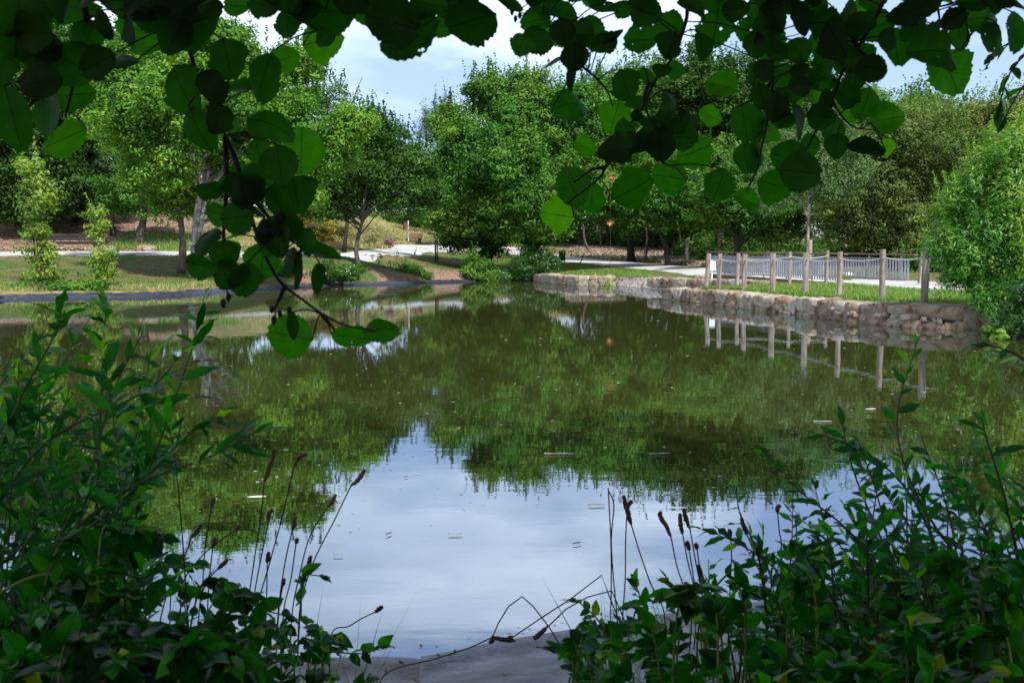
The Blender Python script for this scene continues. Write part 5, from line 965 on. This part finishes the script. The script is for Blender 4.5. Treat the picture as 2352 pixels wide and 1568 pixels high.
# ------------------------------------------------------------------ the alder overhead
TT = np.linspace(0, 1, 19)
def alder_blade(n_cols=7):
    w = np.sin(np.pi * TT ** .86) ** .62; w[0] = .04; w[-1] = .18; w = w * (1 + .045 * np.where(np.arange(19) % 2, 1, -1)); return w
AW = alder_blade()
ALV = []
def alder_leaf(cx, cy, sx, sy, d, tint, ang=None, holey=0, V_=None):
    """one round leaf facing roughly the camera; ang: direction of the tip in the picture, 90 = hanging down"""
    c = P(cx, cy, d); L_ = max(sx, sy) * d / F * 1.08; wd = min(sx, sy) * d / F * 1.12
    if ang is None: ang = (90 if sy >= sx else random.choice((0, 180))) + random.uniform(-28, 28)
    a = R(ang); right = Vector((1, 0, 0)); up = Vector((0, sp, cp)); fwd = Vector((0, cp, -sp))
    ax = (right * math.cos(a) - up * math.sin(a)); tilt = random.uniform(-.5, .5); roll = random.gauss(0, .45)
    ax = (ax + fwd * tilt).normalized(); nn = -fwd; nn = (nn - ax * nn.dot(ax)).normalized(); s = ax.cross(nn)
    nn = (nn * math.cos(roll) + s * math.sin(roll)).normalized(); s = ax.cross(nn); cols = [-1, -.66, -.33, 0, .33, .66, 1]; V = []; UV = []
    asy = random.uniform(-.16, .16); fold = random.uniform(-.2, .5); curl = random.choice((random.uniform(-.2, .4), random.uniform(-.2, .4), random.uniform(.3, .9))); ph = random.uniform(0, 9)
    for i, t in enumerate(TT):
        for u in cols:
            k = AW[i] * u * wd / 2; notch = -.05 * L_ * (1 - abs(u)) if i == 18 else 0; wd_ = wd * (1 + asy * u * (1 if t < .5 else -.6)); k = AW[i] * u * wd_ / 2
            z = fold * abs(k) - curl * L_ * (t - .4) ** 2 + .02 * L_ * math.sin(9 * t + ph + 3 * u) * abs(u)
            q = c + ax * ((t - .5) * L_ + notch) + s * k + nn * z; V.append(tuple(q)); UV.append((u * AW[i] * .5, t, 0))
    return V, UV, c - ax * (L_ * .5), tint, holey
def alder_part(parent, leaves, name='leaves'):
    Vs, Us, T, H, Fs = [], [], [], [], []; b = 0
    for V, UV, root, t, h in leaves:
        Vs += V; Us += UV; T += [t] * len(V); H += [h] * len(V)
        for i in range(18):
            for j in range(6): Fs.append((b + i*7+j, b + (i+1)*7+j, b + (i+1)*7+j+1, b + i*7+j+1))
        b += len(V)
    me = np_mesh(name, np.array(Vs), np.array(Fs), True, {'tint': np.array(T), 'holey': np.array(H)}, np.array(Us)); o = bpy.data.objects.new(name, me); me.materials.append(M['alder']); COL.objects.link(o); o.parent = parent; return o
TI = {'d': .34, 'k': .1, 'm': .5, 'b': .74, 'v': 1.0}  # leaf tone by class; dark ones have overlap shade put into the colour
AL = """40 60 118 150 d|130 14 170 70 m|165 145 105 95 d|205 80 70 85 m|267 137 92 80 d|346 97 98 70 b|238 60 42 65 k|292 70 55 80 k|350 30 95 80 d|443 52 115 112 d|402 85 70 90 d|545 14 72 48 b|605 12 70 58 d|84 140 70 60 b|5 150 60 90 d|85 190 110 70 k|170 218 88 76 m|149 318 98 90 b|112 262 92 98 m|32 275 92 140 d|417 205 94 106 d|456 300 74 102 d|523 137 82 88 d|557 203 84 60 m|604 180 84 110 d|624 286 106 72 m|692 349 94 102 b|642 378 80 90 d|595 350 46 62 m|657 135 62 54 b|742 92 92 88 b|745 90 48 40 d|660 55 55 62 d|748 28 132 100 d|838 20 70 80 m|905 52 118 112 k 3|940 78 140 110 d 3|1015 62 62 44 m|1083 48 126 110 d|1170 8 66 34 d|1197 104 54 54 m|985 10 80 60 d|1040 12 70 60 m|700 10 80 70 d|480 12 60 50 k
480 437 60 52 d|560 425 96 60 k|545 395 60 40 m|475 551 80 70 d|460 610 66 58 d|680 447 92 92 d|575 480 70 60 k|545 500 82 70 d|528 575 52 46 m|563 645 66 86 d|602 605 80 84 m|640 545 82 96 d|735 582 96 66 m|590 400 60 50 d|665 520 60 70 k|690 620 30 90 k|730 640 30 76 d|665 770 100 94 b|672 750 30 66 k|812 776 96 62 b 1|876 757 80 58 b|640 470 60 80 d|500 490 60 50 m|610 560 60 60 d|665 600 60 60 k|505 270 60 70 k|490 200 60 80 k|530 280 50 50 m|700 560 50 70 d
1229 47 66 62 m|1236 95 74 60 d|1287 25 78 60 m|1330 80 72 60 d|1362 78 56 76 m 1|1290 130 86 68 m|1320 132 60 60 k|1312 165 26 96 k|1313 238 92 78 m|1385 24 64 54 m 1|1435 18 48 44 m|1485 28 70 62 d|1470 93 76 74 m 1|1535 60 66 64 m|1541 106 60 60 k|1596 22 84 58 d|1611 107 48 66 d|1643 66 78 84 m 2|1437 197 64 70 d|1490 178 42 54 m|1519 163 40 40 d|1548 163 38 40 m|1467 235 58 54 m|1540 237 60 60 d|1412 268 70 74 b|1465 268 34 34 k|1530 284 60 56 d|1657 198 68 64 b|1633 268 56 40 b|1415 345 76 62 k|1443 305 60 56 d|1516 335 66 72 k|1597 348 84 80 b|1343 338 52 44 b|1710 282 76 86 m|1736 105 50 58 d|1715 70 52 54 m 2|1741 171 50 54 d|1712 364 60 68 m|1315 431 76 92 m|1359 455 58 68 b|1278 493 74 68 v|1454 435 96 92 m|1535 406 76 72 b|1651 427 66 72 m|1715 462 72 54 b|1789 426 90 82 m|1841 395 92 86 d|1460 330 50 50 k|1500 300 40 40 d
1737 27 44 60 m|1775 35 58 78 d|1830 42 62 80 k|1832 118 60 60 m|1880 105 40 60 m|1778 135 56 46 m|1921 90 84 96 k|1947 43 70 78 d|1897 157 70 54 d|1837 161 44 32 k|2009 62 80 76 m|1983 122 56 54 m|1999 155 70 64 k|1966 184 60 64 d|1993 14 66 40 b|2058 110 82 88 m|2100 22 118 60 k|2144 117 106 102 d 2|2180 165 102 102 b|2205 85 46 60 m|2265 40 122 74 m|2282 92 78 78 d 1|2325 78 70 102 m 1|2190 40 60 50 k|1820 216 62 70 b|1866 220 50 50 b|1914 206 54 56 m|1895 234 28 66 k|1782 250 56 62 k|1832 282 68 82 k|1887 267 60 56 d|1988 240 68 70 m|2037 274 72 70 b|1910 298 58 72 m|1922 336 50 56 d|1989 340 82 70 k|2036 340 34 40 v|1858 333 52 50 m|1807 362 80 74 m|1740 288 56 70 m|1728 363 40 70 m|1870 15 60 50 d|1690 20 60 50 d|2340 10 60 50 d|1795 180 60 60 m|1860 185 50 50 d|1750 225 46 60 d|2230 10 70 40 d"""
BR = [  # (leaf row, depth, radius, polylines)
    (0, 1.55, .006, [[(360, -80), (378, 0), (412, 60), (440, 130), (457, 200), (500, 255), (517, 312)], [(0, -60), (60, 60), (90, 180), (60, 260)], [(700, -60), (745, 20), (730, 70)], [(900, -60), (935, 10), (940, 60)], [(180, -40), (200, 60), (180, 150), (150, 270)]]),
    (1, 1.6, .0045, [[(517, 312), (542, 370), (560, 430), (572, 480), (592, 545), (618, 605), (648, 652), (700, 692), (742, 722), (792, 746), (862, 760)], [(517, 312), (521, 420), (515, 500), (513, 561), (507, 615), (521, 668)], [(560, 430), (610, 490), (650, 540), (700, 570)], [(655, 655), (640, 690), (628, 712)], [(740, 722), (770, 760)]]),
    (2, 1.85, .0045, [[(1195, -60), (1212, 0), (1250, 45), (1290, 90), (1330, 145), (1370, 180), (1395, 210), (1408, 245)], [(1590, -60), (1580, 0), (1575, 50), (1545, 130), (1502, 190), (1480, 240), (1445, 290), (1430, 335)], [(1490, 190), (1480, 235), (1500, 290)], [(1390, 385), (1360, 390), (1318, 420)], [(1420, 345), (1390, 385), (1375, 410), (1300, 470)], [(1500, 330), (1520, 370), (1535, 380)]]),
    (3, 1.85, .0045, [[(1755, -60), (1762, 0), (1768, 80), (1774, 150), (1772, 215), (1763, 280), (1750, 335), (1738, 390), (1715, 440)], [(2050, -60), (2030, 0), (2000, 60), (1970, 110), (1935, 165), (1920, 210), (1915, 235), (1942, 277), (1975, 296), (2000, 282)], [(1915, 235), (1880, 290), (1852, 345)], [(2290, -60), (2265, 30), (2230, 80), (2205, 118)], [(1772, 190), (1740, 222), (1692, 247)], [(2110, -60), (2150, 10), (2160, 60)]])]
def build_alder():
    base = Vector((1.4, -1.9, tz(1.4, -1.9) - .1))
    e = empty('alder_tree', base, 'alder whose dark round-leaved branches hang across the top of the view', 'tree')
    mb = MB(); mb.tube(bez([base, base + Vector((-.1, .1, 2)), base + Vector((.1, .3, 4.5)), base + Vector((0, .2, 7.5))], 18), [.17 - .007 * i for i in range(19)], 12, wob=.06)
    for i in range(26):
        s = base + Vector((0, .2, random.uniform(2.2, 7))); a = random.uniform(0, 6.28); L_ = random.uniform(2, 4.5); q = s + Vector((math.cos(a) * L_, math.sin(a) * L_, random.uniform(-.3, 1.2)))
        if q.y > 0 and q.z < 2.2 + .4 * q.y: q.z = 2.4 + .5 * q.y
        mb.tube(bez([s, s.lerp(q, .5) + Vector((0, 0, .25)), q], 8), [.05 - .005 * j for j in range(9)], 6, cap=False)
    mb.build('trunk', M['darkbark'], e, True)
    pts, t, _, o = crown_points([((.8, -1.2, 4.6), (4.6, 4.0, 2.3)), ((-2.6, -.6, 4.2), (3.2, 3.4, 1.9)), ((3.6, 0, 4.4), (3.2, 3.2, 2.0)), ((.3, 1.2, 4.6), (4.5, 2.6, 1.5)), ((-4.5, .5, 3.6), (2.5, 2.8, 2.2)), ((5.6, 1.2, 3.6), (2.5, 2.8, 2.2)), ((0, 4.2, 5.4), (5, 3.2, 1.3)), ((-4.5, 3.6, 4.8), (2.8, 3, 1.6)), ((4.5, 3.8, 4.8), (2.8, 3, 1.6)), ((0, -4.2, 2.6), (5, 1.5, 2.4)), ((-5.5, -1, 1.8), (1.5, 3, 1.8)), ((6, -1, 1.8), (1.5, 3, 1.8))], 90000, .5, shell=.2, sprig=0)  # unseen crown, spread forward, back and sideways to keep light off the foreground
    lim = 1.4 + np.maximum(pts[:, 1], 0) * .36 + .35
    px, py = project(pts); vis = (pts[:, 1] > .1) & (px > -150) & (px < 2500) & (py > -120) & (py < 1700)
    ok = (pts[:, 2] > lim) & ~vis & (pts[:, 2] > 1.5); pts, t = pts[ok], t[ok]
    V, Fq = leaf_quads(pts, .12, aspect=.9, up_bias=.8); link_mesh('crown', np_mesh('crown', V, Fq, False, {'tint': np.repeat(t, 4)}), M['alder_can'], e)
    for row, (idx, d0, r0, polys) in zip(AL.split('\n'), BR):
        brs = []
        for pl in polys:
            br = MB(); pp = bez([P(x, y, d0 + random.uniform(-.02, .02)) for x, y in pl], 8 * (len(pl) - 1)); m = len(pp)
            br.tube(pp, [r0 * (1 - .72 * i / (m - 1)) for i in range(m)], 7, wob=.06); brs.append([br, pp, []])
        def nearest(root):
            return min(((q - root).length, i, q) for i, (_, pp, _l) in enumerate(brs) for q in pp if True) if False else min([((q - root).length, i, k) for i, (_, pp, _l) in enumerate(brs) for k, q in enumerate(pp)])
        fill = {0: [(0, 225, -30, 170, 14), (225, 470, -30, 30, 8), (560, 1135, -45, 0, 12), (300, 480, 0, 80, 4)], 1: [(480, 700, 400, 640, 12)], 2: [(1180, 1700, -50, 4, 18), (1400, 1620, 230, 350, 7), (1260, 1420, 20, 110, 6)], 3: [(1700, 2352, -50, 10, 20), (1740, 1960, 60, 330, 20), (1890, 2110, 30, 120, 8)]}[idx]
        extra = []
        for (a0, a1, b0, b1, cnt) in fill:
            for _ in range(cnt):
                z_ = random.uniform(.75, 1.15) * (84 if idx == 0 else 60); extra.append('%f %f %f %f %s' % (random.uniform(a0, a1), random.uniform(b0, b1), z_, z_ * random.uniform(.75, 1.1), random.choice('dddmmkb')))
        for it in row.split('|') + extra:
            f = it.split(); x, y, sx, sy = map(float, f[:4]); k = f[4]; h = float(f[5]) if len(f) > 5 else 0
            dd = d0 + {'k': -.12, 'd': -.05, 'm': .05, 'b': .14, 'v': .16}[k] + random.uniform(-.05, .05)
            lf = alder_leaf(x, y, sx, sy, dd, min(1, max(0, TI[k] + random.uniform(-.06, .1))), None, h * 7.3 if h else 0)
            dist, i, q = nearest(lf[2]); brs[i][2].append(lf); near = brs[i][1][q]; root = lf[2]
            if dist < .16: brs[i][0].tube(bez([near, near.lerp(root, .5) + Vector((0, 0, .006)), root], 6), [.0013] * 7, 5, cap=False)
        objs = []
        for br, pp, lvs in brs:
            b_ = br.build('branch', M['twig'], e, True); objs.append(b_)
            if lvs: lv = alder_part(b_, lvs); lv.location = (0, 0, 0)
        cn = {1: [(525, 683, 12), (513, 697, 12), (624, 711, 10), (643, 721, 11), (629, 735, 13), (665, 714, 12)], 2: [(1176, 28, 9), (1184, 44, 9), (1194, 36, 9)], 3: [(1848, 78, 9), (1873, 84, 9), (1868, 28, 9)]}.get(idx, [])
        for x, y, s in cn:
            c = P(x, y, d0); cm = MB(); r = s * d0 / F * .55; dist, i, q = nearest(c); near = brs[i][1][q]
            cm.tube([c + Vector((0, 0, r * 1.6 - j * r * .64)) for j in range(6)], [r * .3, r * .75, r * .95, r * .9, r * .65, r * .2], 8, wob=.1)
            if dist < .12: cm.tube(bez([near, near.lerp(c, .6) + Vector((.004, 0, 0)), c + Vector((0, 0, r))], 6), [.0009] * 7, 4, cap=False)
            k = cm.build('cone', M['twig'], objs[i], True); k.location = (0, 0, 0)
build_alder()
